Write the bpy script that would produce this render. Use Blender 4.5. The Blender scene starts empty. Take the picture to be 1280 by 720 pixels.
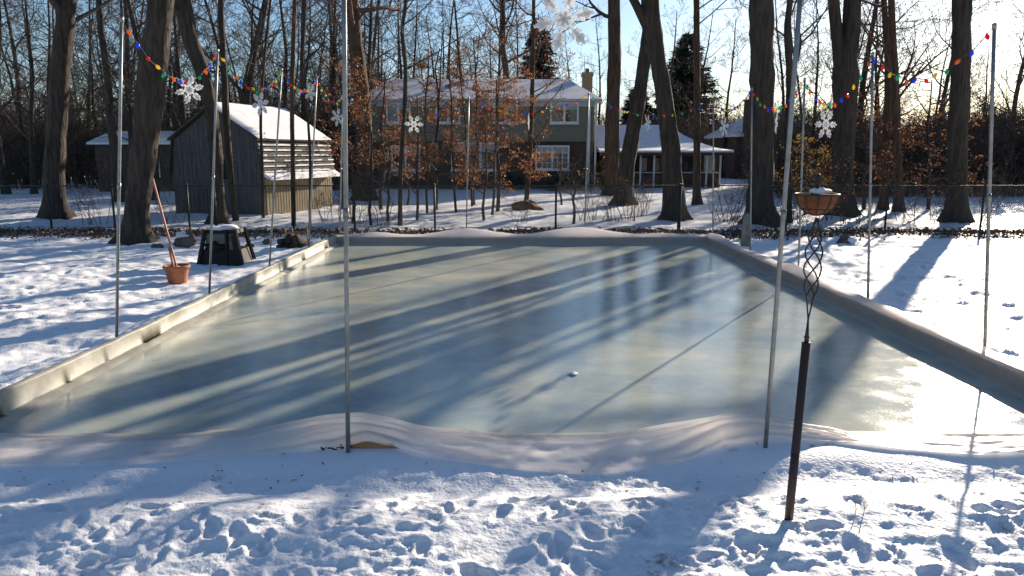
import bpy, math, random
import numpy as np
from mathutils import Vector, Matrix
PI=math.pi; R=math.radians
sc=bpy.context.scene
COL=sc.collection
rng=random.Random(7)

# ------------------------------------------------------------------ camera
F=920.0; CAMZ=2.3; PITCH=math.atan((360-190)/F)
CP,SP=math.cos(PITCH),math.sin(PITCH)
cd=bpy.data.cameras.new('camera'); cam=bpy.data.objects.new('camera',cd); COL.objects.link(cam)
cam.location=(0,0,CAMZ); cam.rotation_euler=(PI/2-PITCH,0,0)
cd.sensor_width=36; cd.lens=F/1280*36; cd.clip_start=.05; cd.clip_end=3000
sc.camera=cam
def ray(px,py):
    u=(px-640)/F; v=(360-py)/F
    return (u, CP+v*SP, -SP+v*CP)
def on_z(px,py,z=0.0):
    d=ray(px,py); t=(z-CAMZ)/d[2]; return (d[0]*t,d[1]*t,z)
def at_y(px,py,Y):
    d=ray(px,py); t=Y/d[1]; return (d[0]*t,Y,CAMZ+d[2]*t)

# ------------------------------------------------------------------ noise
def _h(ix,iy,s):
    n=(ix*374761393+iy*668265263+s*974711)&0xffffffff
    n=((n^(n>>13))*1274126177)&0xffffffff
    n=n^(n>>16)
    return (n&0xffff)/65535.0
def vn(x,y,s=0):
    x=np.asarray(x,float); y=np.asarray(y,float)
    ix=np.floor(x).astype(np.int64); iy=np.floor(y).astype(np.int64)
    fx=x-ix; fy=y-iy; fx=fx*fx*fx*(fx*(fx*6-15)+10); fy=fy*fy*fy*(fy*(fy*6-15)+10)
    a=_h(ix,iy,s); b=_h(ix+1,iy,s); c=_h(ix,iy+1,s); d=_h(ix+1,iy+1,s)
    return (a*(1-fx)+b*fx)*(1-fy)+(c*(1-fx)+d*fx)*fy-.5
def fbm(x,y,o=4,s=0,g=.5):
    r=0; a=1
    for k in range(o):
        r=r+a*vn(x*2**k+17.3*k,y*2**k-9.1*k,s+k); a*=g
    return r

# ------------------------------------------------------------------ rink layout
XL,XR,YN,YF=-4.24,4.68,5.45,17.7
ICE=.11; TOP=.33
def sstep(a,b,x):
    t=np.clip((np.asarray(x,float)-a)/(b-a),0,1); return t*t*(3-2*t)
def gbase(x,y):
    x=np.asarray(x,float); y=np.asarray(y,float)
    z=.10*(1-sstep(6,8.5,y))-.085*np.exp(-((y-4.72)/.27)**2)+.05*np.exp(-((y-4.1)/.35)**2)
    dx=np.maximum(np.maximum(XL-x,x-XR),0); dy=np.maximum(y-YF,0)
    dn=np.maximum(YN-y,0)
    d=np.sqrt(dx*dx+dy*dy+dn*dn)
    side=np.where(dn>0,0.0,1.0)
    z=z+side*.22*np.exp(-(np.maximum(d-.1,0)/.5)**2)
    z=z+.06*fbm(x*.35,y*.35,2,3)
    z=z+sstep(60,160,y)*1.5
    inside=(x>XL-.02)&(x<XR+.02)&(y>YN-.02)&(y<YF+.02)
    return np.where(inside,-.03,z)
def gz(x,y): return float(gbase(x,y))

# ------------------------------------------------------------------ materials
def newmat(name):
    m=bpy.data.materials.new(name); m.use_nodes=True
    return m,m.node_tree,m.node_tree.nodes['Principled BSDF']
def mat(name,c1,c2=None,scale=5,rough=.8,bump=0,stretch=(1,1,1),metal=0,detail=6,bscale=None,spec=.5,ramp=(.35,.65),trans=0):
    m,nt,b=newmat(name); N=nt.nodes; L=nt.links
    b.inputs['Roughness'].default_value=rough; b.inputs['Metallic'].default_value=metal
    b.inputs['Specular IOR Level'].default_value=spec
    b.inputs['Base Color'].default_value=(*c1,1)
    colsock=None
    if c2 is not None or bump:
        tc=N.new('ShaderNodeTexCoord'); mp=N.new('ShaderNodeMapping'); mp.inputs['Scale'].default_value=stretch
        L.new(tc.outputs['Object'],mp.inputs[0])
        n=N.new('ShaderNodeTexNoise'); n.inputs['Scale'].default_value=scale; n.inputs['Detail'].default_value=detail; n.inputs['Roughness'].default_value=.62
        L.new(mp.outputs[0],n.inputs['Vector'])
        if c2 is not None:
            r=N.new('ShaderNodeValToRGB'); r.color_ramp.elements[0].position=ramp[0]; r.color_ramp.elements[1].position=ramp[1]
            r.color_ramp.elements[0].color=(*c1,1); r.color_ramp.elements[1].color=(*c2,1)
            L.new(n.outputs[0],r.inputs[0]); L.new(r.outputs[0],b.inputs['Base Color']); colsock=r.outputs[0]
        if bump:
            nb=n
            if bscale:
                nb=N.new('ShaderNodeTexNoise'); nb.inputs['Scale'].default_value=bscale; nb.inputs['Detail'].default_value=5
                L.new(mp.outputs[0],nb.inputs['Vector'])
            bp=N.new('ShaderNodeBump'); bp.inputs['Strength'].default_value=.8; bp.inputs['Distance'].default_value=bump
            L.new(nb.outputs[0],bp.inputs['Height']); L.new(bp.outputs[0],b.inputs['Normal'])
    if trans:
        t=N.new('ShaderNodeBsdfTranslucent'); t.inputs[0].default_value=(*(c2 or c1),1)
        if colsock: L.new(colsock,t.inputs[0])
        mx=N.new('ShaderNodeMixShader'); mx.inputs[0].default_value=trans
        L.new(b.outputs[0],mx.inputs[1]); L.new(t.outputs[0],mx.inputs[2]); L.new(mx.outputs[0],N['Material Output'].inputs[0])
    return m

def snow_mat():
    m,nt,b=newmat('snow'); N=nt.nodes; L=nt.links
    b.inputs['Roughness'].default_value=.6; b.inputs['Specular IOR Level'].default_value=.25
    tc=N.new('ShaderNodeTexCoord')
    n=N.new('ShaderNodeTexNoise'); n.inputs['Scale'].default_value=2.2; n.inputs['Detail'].default_value=9; n.inputs['Roughness'].default_value=.72
    L.new(tc.outputs['Object'],n.inputs['Vector'])
    r=N.new('ShaderNodeValToRGB'); e=r.color_ramp.elements
    e[0].position=.30; e[0].color=(.16,.10,.055,1); e[1].position=.385; e[1].color=(.80,.81,.84,1)
    L.new(n.outputs[0],r.inputs[0])
    # bare leafy patches get thicker near the fence line (y about 21)
    sep=N.new('ShaderNodeSeparateXYZ'); L.new(tc.outputs['Object'],sep.inputs[0])
    s1=N.new('ShaderNodeMath'); s1.operation='SUBTRACT'; s1.inputs[1].default_value=20.9; L.new(sep.outputs['Y'],s1.inputs[0])
    a=N.new('ShaderNodeMath'); a.operation='ABSOLUTE'; L.new(s1.outputs[0],a.inputs[0])
    mr=N.new('ShaderNodeMapRange'); mr.inputs[1].default_value=0; mr.inputs[2].default_value=1.6; mr.inputs[3].default_value=.17; mr.inputs[4].default_value=0
    L.new(a.outputs[0],mr.inputs[0])
    sb=N.new('ShaderNodeMath'); sb.operation='SUBTRACT'; L.new(n.outputs[0],sb.inputs[0]); L.new(mr.outputs[0],sb.inputs[1])
    L.new(sb.outputs[0],r.inputs[0]); L.new(r.outputs[0],b.inputs['Base Color'])
    n2=N.new('ShaderNodeTexNoise'); n2.inputs['Scale'].default_value=38; n2.inputs['Detail'].default_value=5
    L.new(tc.outputs['Object'],n2.inputs['Vector'])
    bp=N.new('ShaderNodeBump'); bp.inputs['Strength'].default_value=.7; bp.inputs['Distance'].default_value=.012
    L.new(n2.outputs[0],bp.inputs['Height']); L.new(bp.outputs[0],b.inputs['Normal'])
    return m
def ice_mat():
    m,nt,b=newmat('ice'); N=nt.nodes; L=nt.links
    tc=N.new('ShaderNodeTexCoord')
    def noise(scale,st,det=5,rg=.6):
        mp=N.new('ShaderNodeMapping'); mp.inputs['Scale'].default_value=st; L.new(tc.outputs['Object'],mp.inputs[0])
        n=N.new('ShaderNodeTexNoise'); n.inputs['Scale'].default_value=scale; n.inputs['Detail'].default_value=det; n.inputs['Roughness'].default_value=rg
        L.new(mp.outputs[0],n.inputs['Vector']); return n
    n=noise(.55,(1,1.3,1),8,.65)
    r=N.new('ShaderNodeValToRGB'); e=r.color_ramp.elements
    e[0].position=.32; e[0].color=(.22,.30,.33,1); e[1].position=.68; e[1].color=(.60,.58,.44,1)
    L.new(n.outputs[0],r.inputs[0])
    ns=noise(9,(1,2.5,1),7,.7)
    ms=N.new('ShaderNodeMapRange'); ms.inputs[1].default_value=.56; ms.inputs[2].default_value=.74; ms.inputs[3].default_value=0; ms.inputs[4].default_value=.2
    L.new(ns.outputs[0],ms.inputs[0]); fr=N.new('ShaderNodeMixRGB'); fr.inputs[2].default_value=(.66,.67,.62,1); L.new(ms.outputs[0],fr.inputs[0]); L.new(r.outputs[0],fr.inputs[1])
    # fine hairline cracks
    v=N.new('ShaderNodeTexVoronoi'); v.feature='DISTANCE_TO_EDGE'; v.inputs['Scale'].default_value=.55
    wn=noise(1.2,(1,1,1),4)
    add=N.new('ShaderNodeMixRGB'); add.blend_type='ADD'; add.inputs[0].default_value=.7
    L.new(tc.outputs['Object'],add.inputs[1]); L.new(wn.outputs['Color'],add.inputs[2]); L.new(add.outputs[0],v.inputs['Vector'])
    cr=N.new('ShaderNodeMapRange'); cr.inputs[1].default_value=.0; cr.inputs[2].default_value=.012; cr.inputs[3].default_value=.10; cr.inputs[4].default_value=0
    L.new(v.outputs['Distance'],cr.inputs[0])
    mx=N.new('ShaderNodeMixRGB'); mx.inputs[2].default_value=(.62,.66,.66,1); L.new(cr.outputs[0],mx.inputs[0]); L.new(fr.outputs[0],mx.inputs[1])
    L.new(mx.outputs[0],b.inputs['Base Color'])
    n3=noise(3,(1,1,1),6)
    mr=N.new('ShaderNodeMapRange'); mr.inputs[1].default_value=.35; mr.inputs[2].default_value=.7; mr.inputs[3].default_value=.045; mr.inputs[4].default_value=.17
    L.new(n3.outputs[0],mr.inputs[0]); L.new(mr.outputs[0],b.inputs['Roughness'])
    b.inputs['IOR'].default_value=1.45
    n4=noise(7,(1,2.2,1),3,.5)
    bp=N.new('ShaderNodeBump'); bp.inputs['Strength'].default_value=.5; bp.inputs['Distance'].default_value=.003
    L.new(n4.outputs[0],bp.inputs['Height'])
    n5=noise(45,(1,1.6,1),2,.5)
    bp2=N.new('ShaderNodeBump'); bp2.inputs['Strength'].default_value=.5; bp2.inputs['Distance'].default_value=.0024
    L.new(n5.outputs[0],bp2.inputs['Height']); L.new(bp.outputs[0],bp2.inputs['Normal']); L.new(bp2.outputs[0],b.inputs['Normal'])
    return m
M={}
M['snow']=snow_mat(); M['ice']=ice_mat()
M['roofsnow']=mat('roof_snow',(.66,.66,.70),(.80,.80,.83),3,.7,.02)
M['thinsnow']=mat('thin_snow_roof',(.60,.57,.57),(.80,.77,.77),1.2,.8,.02,detail=10)
M['bark']=mat('bark',(.022,.016,.012),(.075,.055,.040),6,.95,.09,(1.6,1.6,.22),bscale=12)
M['barkwarm']=mat('bark_warm',(.035,.021,.013),(.11,.068,.040),6,.95,.08,(1.6,1.6,.25),bscale=12)
M['twig']=mat('twig',(.042,.031,.025),(.09,.066,.05),1.5,.9)
M['twigred']=mat('twig_reddish',(.07,.035,.025),(.14,.07,.045),1.5,.9)
M['orangeleaf']=mat('dry_orange_leaf',(.17,.055,.022),(.40,.17,.055),2.5,.6,trans=.42)
M['yellowleaf']=mat('dry_yellow_leaf',(.22,.11,.03),(.42,.28,.06),2.5,.6,trans=.45)
M['needle']=mat('needle',(.010,.020,.012),(.035,.055,.03),2,.7)
M['deadleaf']=mat('dead_leaf',(.07,.038,.02),(.22,.12,.06),4,.9)
M['steel']=mat('galvanised_steel',(.20,.20,.19),(.32,.32,.31),8,.45,metal=.7)
M['liner']=mat('white_tarp',(.88,.83,.80),(.93,.90,.88),3,.42,.004,trans=.74,bscale=14)
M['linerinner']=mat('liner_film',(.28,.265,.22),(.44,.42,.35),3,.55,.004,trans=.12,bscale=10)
M['lumber']=mat('orange_lumber',(.22,.11,.04),(.38,.20,.075),3,.7,.004,(1,1,6))
M['fence']=mat('dark_fence_coating',(.012,.018,.015),(.03,.035,.03),4,.6)
M['barnwood']=mat('grey_barn_boards',(.05,.045,.045),(.11,.10,.10),4,.9,.01,(5,5,.4))
M['barntan']=mat('tan_barn_boards',(.15,.12,.08),(.28,.225,.15),4,.9,.01,(5,5,.4))
M['dark']=mat('dark_opening',(.008,.008,.009),None,1,.9)
M['shingle']=mat('dark_shingle',(.035,.03,.026),(.09,.075,.06),6,.95,.02)
M['siding']=mat('olive_siding',(.16,.155,.115),(.195,.185,.14),6,.8)
M['brick']=mat('brown_brick',(.060,.040,.032),(.10,.068,.053),9,.9,.01)
M['brickdark']=mat('dark_brown_wall',(.055,.033,.025),(.10,.06,.045),5,.9,.01)
M['chimney']=mat('tan_brick',(.20,.14,.08),(.33,.24,.15),6,.9,.01)
M['white']=mat('white_paint',(.62,.62,.60),(.72,.72,.70),3,.5)
M['gutter']=mat('pale_gutter',(.40,.46,.47),None,3,.5)
M['glass']=mat('window_glass',(.02,.025,.03),None,1,.06,spec=.8)
M['curtain']=mat('curtain',(.30,.32,.30),(.42,.44,.42),5,.9)
M['terracotta']=mat('terracotta',(.26,.075,.035),(.38,.13,.065),6,.75,.003)
M['soil']=mat('soil',(.03,.02,.015),(.07,.05,.035),9,.95,.01)
M['stickred']=mat('red_varnished_wood',(.22,.06,.035),(.34,.11,.06),4,.5)
M['tape']=mat('grey_tape',(.12,.10,.09),(.20,.17,.15),8,.8)
M['blackplastic']=mat('black_plastic',(.006,.006,.006),(.014,.013,.013),5,.6,spec=.25)
M['clearplastic']=mat('frosted_panel',(.05,.05,.045),(.12,.11,.09),3,.4)
M['rock']=mat('rock',(.06,.045,.04),(.16,.12,.10),5,.9,.02)
M['greystone']=mat('grey_stone',(.13,.13,.11),(.24,.24,.20),6,.9,.01)
M['iron']=mat('dark_iron',(.018,.014,.012),(.04,.03,.025),8,.6,metal=.3)
M['post']=mat('dark_brown_post',(.030,.016,.013),(.055,.03,.024),8,.55,.002,(1,1,.2))
M['coco']=mat('coco_liner',(.15,.05,.02),(.33,.13,.05),7,.9,.01,trans=.25)
M['cord']=mat('green_cord',(.02,.05,.03),None,1,.6)
M['drygrass']=mat('dry_stalk',(.35,.22,.07),(.5,.34,.12),4,.8)
M['flake']=mat('snowflake_plastic',(.85,.85,.85),None,3,.45,trans=.6)
def bulbmat(n,c):
    m,nt,b=newmat(n); N=nt.nodes; L=nt.links
    b.inputs['Base Color'].default_value=(*c,1); b.inputs['Roughness'].default_value=.12
    t=N.new('ShaderNodeBsdfTranslucent'); t.inputs[0].default_value=(*[min(1,v*1.05) for v in c],1)
    mx=N.new('ShaderNodeMixShader'); mx.inputs[0].default_value=.6
    L.new(b.outputs[0],mx.inputs[1]); L.new(t.outputs[0],mx.inputs[2]); L.new(mx.outputs[0],N['Material Output'].inputs[0]); return m
BULBS=[('orange',bulbmat('bulb_orange',(1,.28,.02))),('blue',bulbmat('bulb_blue',(.06,.14,.95))),('red',bulbmat('bulb_red',(.95,.04,.03))),
       ('yellow',bulbmat('bulb_yellow',(1,.75,.05))),('green',bulbmat('bulb_green',(.02,.62,.28)))]

# ------------------------------------------------------------------ mesh builder
class MB:
    def __init__(s): s.v=[]; s.f=[]
    def tube(s,pts,rad,n=6,cap=True):
        pts=[Vector(p) for p in pts]; k=len(s.v); m=len(pts)
        prev=None
        for i,p in enumerate(pts):
            t=(pts[min(i+1,m-1)]-pts[max(i-1,0)])
            if t.length<1e-9: t=Vector((0,0,1))
            t.normalize()
            if prev is None:
                a=Vector((1,0,0)) if abs(t.x)<.8 else Vector((0,1,0))
                a=(a-t*a.dot(t)).normalized()
            else:
                a=prev-t*prev.dot(t)
                a=a.normalized() if a.length>1e-6 else Vector((1,0,0))
            prev=a; b=t.cross(a); r=rad[i] if hasattr(rad,'__len__') else rad
            for j in range(n):
                an=2*PI*j/n
                s.v.append(tuple(p+a*(math.cos(an)*r)+b*(math.sin(an)*r)))
        for i in range(m-1):
            for j in range(n):
                j2=(j+1)%n
                s.f.append((k+i*n+j,k+i*n+j2,k+(i+1)*n+j2,k+(i+1)*n+j))
        if cap and n>=4:
            s.f.append(tuple(k+j for j in range(n))[::-1]); s.f.append(tuple(k+(m-1)*n+j for j in range(n)))
    def box(s,x0,x1,y0,y1,z0,z1):
        s.hexa([(x0,y0,z0),(x1,y0,z0),(x1,y1,z0),(x0,y1,z0)],[(x0,y0,z1),(x1,y0,z1),(x1,y1,z1),(x0,y1,z1)])
    def hexa(s,lo,hi):
        k=len(s.v); s.v+= [tuple(p) for p in lo]+[tuple(p) for p in hi]
        s.f+=[(k+3,k+2,k+1,k),(k+4,k+5,k+6,k+7)]+[(k+i,k+(i+1)%4,k+4+(i+1)%4,k+4+i) for i in range(4)]
    def poly(s,pts):
        k=len(s.v); s.v+=[tuple(p) for p in pts]; s.f.append(tuple(range(k,k+len(pts))))
    def prism(s,pts,off):
        # closed polygon pts extruded by vector off
        k=len(s.v); n=len(pts); s.v+=[tuple(p) for p in pts]+[tuple(Vector(p)+Vector(off)) for p in pts]
        s.f.append(tuple(range(k,k+n))[::-1]); s.f.append(tuple(range(k+n,k+2*n)))
        for i in range(n): s.f.append((k+i,k+(i+1)%n,k+n+(i+1)%n,k+n+i))
    def lathe(s,c,prof,n=20,axis=(0,0,1)):
        k=len(s.v); ax=Vector(axis).normalized(); q=Vector((0,0,1)).rotation_difference(ax)
        for r,z in prof:
            for j in range(n):
                a=2*PI*j/n; s.v.append(tuple(Vector(c)+q@Vector((r*math.cos(a),r*math.sin(a),z))))
        for i in range(len(prof)-1):
            for j in range(n):
                j2=(j+1)%n; s.f.append((k+i*n+j,k+i*n+j2,k+(i+1)*n+j2,k+(i+1)*n+j))
        if prof[0][0]>1e-4: s.f.append(tuple(k+j for j in range(n))[::-1])
        if prof[-1][0]>1e-4: s.f.append(tuple(k+(len(prof)-1)*n+j for j in range(n)))
    def blob(s,c,rad,seed,amp=.25,nu=16,nv=10,zmin=None):
        k=len(s.v)
        for i in range(nv+1):
            th=PI*i/nv
            for j in range(nu):
                ph=2*PI*j/nu
                d=1+amp*2*float(fbm(2.1*math.cos(ph)*math.sin(th)+5,2.1*math.sin(ph)*math.sin(th)+1.7*math.cos(th),3,seed))
                z=c[2]+rad[2]*math.cos(th)*d
                if zmin is not None: z=max(z,zmin)
                s.v.append((c[0]+rad[0]*math.sin(th)*math.cos(ph)*d,c[1]+rad[1]*math.sin(th)*math.sin(ph)*d,z))
        for i in range(nv):
            for j in range(nu):
                j2=(j+1)%nu; s.f.append((k+i*nu+j,k+(i+1)*nu+j,k+(i+1)*nu+j2,k+i*nu+j2))
    def build(s,name,m,parent=None,smooth=True,origin=None):
        me=bpy.data.meshes.new(name)
        o=Vector(origin) if origin is not None else (parent_world(parent) if parent is not None else Vector((0,0,0)))
        me.from_pydata([(x-o.x,y-o.y,z-o.z) for x,y,z in s.v],[],s.f)
        if smooth: me.polygons.foreach_set('use_smooth',[True]*len(me.polygons))
        me.materials.append(m); me.update()
        ob=bpy.data.objects.new(name,me); COL.objects.link(ob)
        if parent is not None: ob.parent=parent
        elif origin is not None: ob.location=o
        return ob
def parent_world(p):
    v=Vector((0,0,0))
    while p is not None: v+=Vector(p.location); p=p.parent
    return v
def tag(o,label=None,cat=None,group=None,kind=None):
    if label: o['label']=label
    if cat: o['category']=cat
    if group: o['group']=group
    if kind: o['kind']=kind
    return o
def thing(name,loc,label,cat,group=None,kind=None):
    o=bpy.data.objects.new(name,None); o.empty_display_size=.2; COL.objects.link(o); o.location=loc
    return tag(o,label,cat,group,kind)
def copy_tree(o,parent=None):
    c=o.copy(); COL.objects.link(c)
    if parent is not None: c.parent=parent
    for ch in list(o.children): copy_tree(ch,c)
    return c
def np_grid(name,X,Y,Z,m,smooth=True):
    r,c=X.shape; me=bpy.data.meshes.new(name)
    co=np.stack([X,Y,Z],-1).reshape(-1,3).astype(np.float32)
    i=np.arange(r*c).reshape(r,c)
    q=np.stack([i[:-1,:-1],i[:-1,1:],i[1:,1:],i[1:,:-1]],-1).reshape(-1,4).astype(np.int32)
    me.vertices.add(len(co)); me.vertices.foreach_set('co',co.ravel())
    me.loops.add(q.size); me.loops.foreach_set('vertex_index',q.ravel())
    me.polygons.add(len(q)); me.polygons.foreach_set('loop_start',np.arange(0,q.size,4,dtype=np.int32)); me.polygons.foreach_set('loop_total',np.full(len(q),4,dtype=np.int32))
    me.polygons.foreach_set('use_smooth',np.full(len(q),smooth)); me.update(); me.validate()
    me.materials.append(m); o=bpy.data.objects.new(name,me); COL.objects.link(o); return o

# ------------------------------------------------------------------ ground
def build_ground():
    u=np.linspace(-1.55,1.55,900)
    Y=np.concatenate([[-60,-20,-6,0],np.geomspace(1.2,6.4,430),np.geomspace(6.43,30,300),np.geomspace(30.5,600,70)])
    U,YY=np.meshgrid(u,Y); sc_=np.maximum(np.abs(YY),1.4)+1.6
    X=U*sc_
    # stretch outer columns far out so the sheet reaches the horizon
    X=np.sign(X)*np.where(np.abs(U)>1.3,np.abs(X)+(np.abs(U)-1.3)**1*1600,np.abs(X))
    Z=gbase(X,YY)
    near=1-sstep(5.0,5.6,YY)
    rr=rng
    # trampled snow
    def crests(a,b,s): return np.abs(vn(a,b,s))*2
    pm=np.clip(.7+1.2*vn(X*1.3,YY*1.6,26),.3,1); rough=.040*fbm(X*1.4,YY*1.8,3,11,.5)+.016*(0.5-crests(X*4.1+3,YY*6.1,23))*pm+.020*fbm(X*6,YY*9,2,29)*pm+.018*fbm(X*11,YY*15,2,30)*pm+.016*fbm(X*18,YY*22,4,31,.6)*pm+.012*np.clip(fbm(X*24,YY*26,2,37)-.15,0,1)
    ampn=near*(1-.45*sstep(4.3,4.7,YY))*(1-sstep(4.85,5.05,YY))
    Z=Z+ampn*rough*1.0
    out=((X<XL-.15)|(X>XR+.15)|(YY>YF+.3))&(YY>5)
    far=np.where(out,1.0,0.0)*(1-sstep(30,45,YY))
    Z=Z+far*(.055*fbm(X*1.2,YY*1.2,4,41,.6)+.045*fbm(X*4,YY*4,3,43,.6))
    # individual footprints
    prints=[]
    for k in range(300):
        x=rr.uniform(-4.2,4.6); y=rr.uniform(2.2,4.5); prints.append((x,y,rr.gauss(PI/2 if k%3 else 0,.6),rr.uniform(.42,.85)))
    for k in range(150):
        s=-1 if k%2 else 1
        x=(XL-1.2-rr.random()*5) if s<0 else (XR+.8+rr.random()*5); y=rr.uniform(7,17); prints.append((x,y,rr.uniform(0,PI),1.1))
    for x,y,a,sz in prints:
        rsel=np.where((YY[:,0]>y-.45)&(YY[:,0]<y+.45))[0]
        if not len(rsel): continue
        r0,r1=rsel[0],rsel[-1]+1
        xs=X[r0:r1]; ys=YY[r0:r1]; dx=xs-x; dy=ys-y
        p=(dx*math.cos(a)+dy*math.sin(a))/(.16*sz); q=(-dx*math.sin(a)+dy*math.cos(a))/(.075*sz)
        d=np.sqrt(p*p+q*q)+.25*vn(xs*14,ys*14,5)
        Z[r0:r1]+= -.026*sz*(1-sstep(.75,1.12,d))+.011*np.exp(-((d-1.28)/.22)**2)
    o=np_grid('snow_ground',X,YY,Z,M['snow']); o['kind']='structure'
    return o
build_ground()
# ice sheet
gx=np.linspace(XL-.02,XR+.02,90); gy=np.linspace(YN-.05,YF+.02,120); A,B=np.meshgrid(gx,gy)
o=np_grid('ice',A,B,ICE+.006*fbm(A*.5,B*.5,2,77),M['ice']); o['kind']='structure'

# ------------------------------------------------------------------ rink frame and liner
rink=thing('rink_frame',(0,YN,0),'low timber frame of the backyard ice rink draped with white plastic liner','rink frame')
def board(a,b,z0,z1,th=.038):
    mb=MB(); d=(Vector((b[0],b[1],0))-Vector((a[0],a[1],0))); n=Vector((d.y,-d.x,0)).normalized()*th
    p=[Vector((a[0],a[1],z0)),Vector((b[0],b[1],z0)),Vector((b[0],b[1],z0))+n,Vector((a[0],a[1],z0))+n]
    mb.hexa(p,[Vector((q.x,q.y,z1)) for q in p]); return mb
for a,b in (((XL,YF),(XL,YN)),((XR,YN),(XR,YF)),((XR,YF),(XL,YF)),((XL,YN),(XR,YN))):
    z1=.27 if a[1]==b[1]==YF else (.07 if a[1]==b[1]==YN else .30)
    board(a,b,-.02,z1).build('side_board',M['lumber'],rink,False)
def interp(t,T): return np.interp(t,[p[0] for p in T],[p[1] for p in T])
# near side, laid out along X
def near_liner():
    xs=np.linspace(XL-.25,XR+.25,760)
    px=640+xs/5.33*F*.983
    tp=[(-60,553),(60,551),(160,548),(240,543),(300,538),(350,529),(400,520),(440,517),(480,524),(520,535),(600,541),(660,547),(705,551),(740,546),(800,539),(870,528),(920,520),(945,519),(958,520),(1000,528),(1060,536),(1120,551),(1200,556),(1300,548)]
    bp=[(-60,583),(160,581),(300,575),(380,566),(425,554),(445,554),(470,561),(520,573),(640,585),(740,590),(850,581),(915,565),(950,552),(985,554),(1010,560),(1120,573),(1220,579),(1320,575)]
    def sm(T):
        v=interp(px,T); k=np.hanning(25); k/=k.sum(); return np.convolve(np.pad(v,12,'edge'),k,'valid')
    ty=sm(tp); by=sm(bp)
    zt=np.array([at_y(p,y,YN-.03)[2] for p,y in zip(px,ty)])
    yb=np.minimum(np.array([on_z(p,y,.06)[1] for p,y in zip(px,by)]),5.27); zt=np.maximum(zt,ICE+.024+.012*vn(xs*3,xs*0,71))
    inner=.06+.30*np.exp(-((px-1010)/50)**2)+.10*np.exp(-((px-1130)/60)**2)+.12*np.exp(-((px-250)/90)**2)+.05*vn(xs*2,xs*0,9)
    prof=np.linspace(0,1,44)
    X=np.zeros((44,len(xs))); Y=X.copy(); Z=X.copy()
    for i,t in enumerate(prof):
        if t<.25:   # inside face, from the ice up to the lip
            s=t/.25; y=YN+inner*(1-s)+.005; z=(ICE-.006)+(zt-ICE)*s**1.3
        elif t<.32:
            s=(t-.25)/.07; y=YN+.005-.05*s; z=zt+.012*math.sin(s*PI)-.003*s
        else:
            s=(t-.32)/.68; y0=YN-.045; y=y0+(yb-y0)*(s**1.25); zb=gbase(xs,np.minimum(yb,5.3))+.02+.012*vn(xs*3,xs*0+2,4)
            z=zb+(zt-.003-zb)*(1-s**1.5)**.9
        X[i]=xs; Y[i]=y+0*xs; Z[i]=z+0*xs
    lift=.042*np.exp(-((xs+1.10)/.12)**2)+.03*np.exp(-((xs-2.1)/.2)**2); T=prof[:,None]+0*xs[None,:]; Z+=lift[None,:]*sstep(.5,1,T); XX=xs[None,:]+0*T
    pk=np.minimum(np.abs(XX+1.22),np.abs(XX-1.88))
    fold=np.sin((T*7-(XX-np.where(np.abs(XX+1.22)<np.abs(XX-1.88),-1.22,1.88))*1.2*np.sign(XX-np.where(np.abs(XX+1.22)<np.abs(XX-1.88),-1.22,1.88)))*4.2+fbm(XX*1.1,T*2,2,15)*5)
    w=sstep(.33,.5,T)*(1-sstep(.93,1,T))
    dd=.010*fold*np.exp(-pk*.8)*w+.020*fbm(XX*2.2+T*2.5,T*3.2,4,61,.55)*w+.012*fbm(XX*6,T*5+XX,3,63)*sstep(.02,.1,T)*(1-sstep(.97,1,T))
    Y-=dd*.8; Z+=dd*.8; Z=np.where(T>.32,np.maximum(Z,gbase(XX,np.minimum(Y,5.38))+.012),Z)
    o=np_grid('liner',X,Y-YN,Z,M['liner']); o.parent=rink; return o
near_liner()
for x0,x1,y,zt in ((-1.24,-.86,5.285,.125),(1.86,2.4,5.285,.12)):
    mb=MB(); mb.box(x0,x1,y,y+.038,-.02,zt); mb.build('bracing_board',M['lumber'],rink,False)
def side_liner(a,b,seed,n,top,prof_fn,mat_):
    a=Vector((a[0],a[1],0)); b=Vector((b[0],b[1],0)); d=b-a; L=d.length; d/=L; nrm=Vector((d.y,-d.x,0))
    s=np.linspace(0,L,n); P=prof_fn(s,top); k=len(P)
    X=np.zeros((k,n)); Y=X.copy(); Z=X.copy()
    for i,(o,z) in enumerate(P):
        X[i]=a.x+d.x*s+nrm.x*o; Y[i]=a.y+d.y*s+nrm.y*o; Z[i]=z
    T=np.arange(k)[:,None]/k+0*X; SS=s[None,:]+0*X
    w=np.where((np.arange(k)>0)&(np.arange(k)<k-1),1.0,.0)[:,None]
    nn=.012*fbm(SS*1.6,T*9,4,seed,.6)*w+.006*fbm(SS*4.3+T*3,T*7,4,seed+5,.65)*w
    X+=nrm.x*nn; Y+=nrm.y*nn; Z+=nn*.7
    ob=np_grid('liner',X,Y-YN,Z,mat_); ob.parent=rink
def prof_left(s,top):
    t=top+.018*vn(s*1.7,s*0,3)+.02*vn(s*.5,s*0,8); o=s*0
    fl=.22+.14*vn(s*.9,s*0,5); toe=.10+.05*vn(s*.8,s*0+4,2)
    g=.16
    return [(-toe-.02,o+ICE-.004),(-toe+.02,o+ICE+.025),(-toe*.6,o+ICE+.04),(-.025+o,o+ICE+.045),(-.018+o,o+ICE+.05),(-.012+o,t-.02),(-.010+o,t-.006),(.03+o,t+.004),(.06+o,t-.004),(.09+o,t-.03),(.12+.2*fl,t-.07+.05*vn(s*1.4,s*0,6)),(.16+.4*fl,o+g+.03),(.2+.4*fl,o+g-.06)]
side_liner((XL,YF+.1),(XL,YN-.1),101,420,TOP,prof_left,M['linerinner'])
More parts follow.
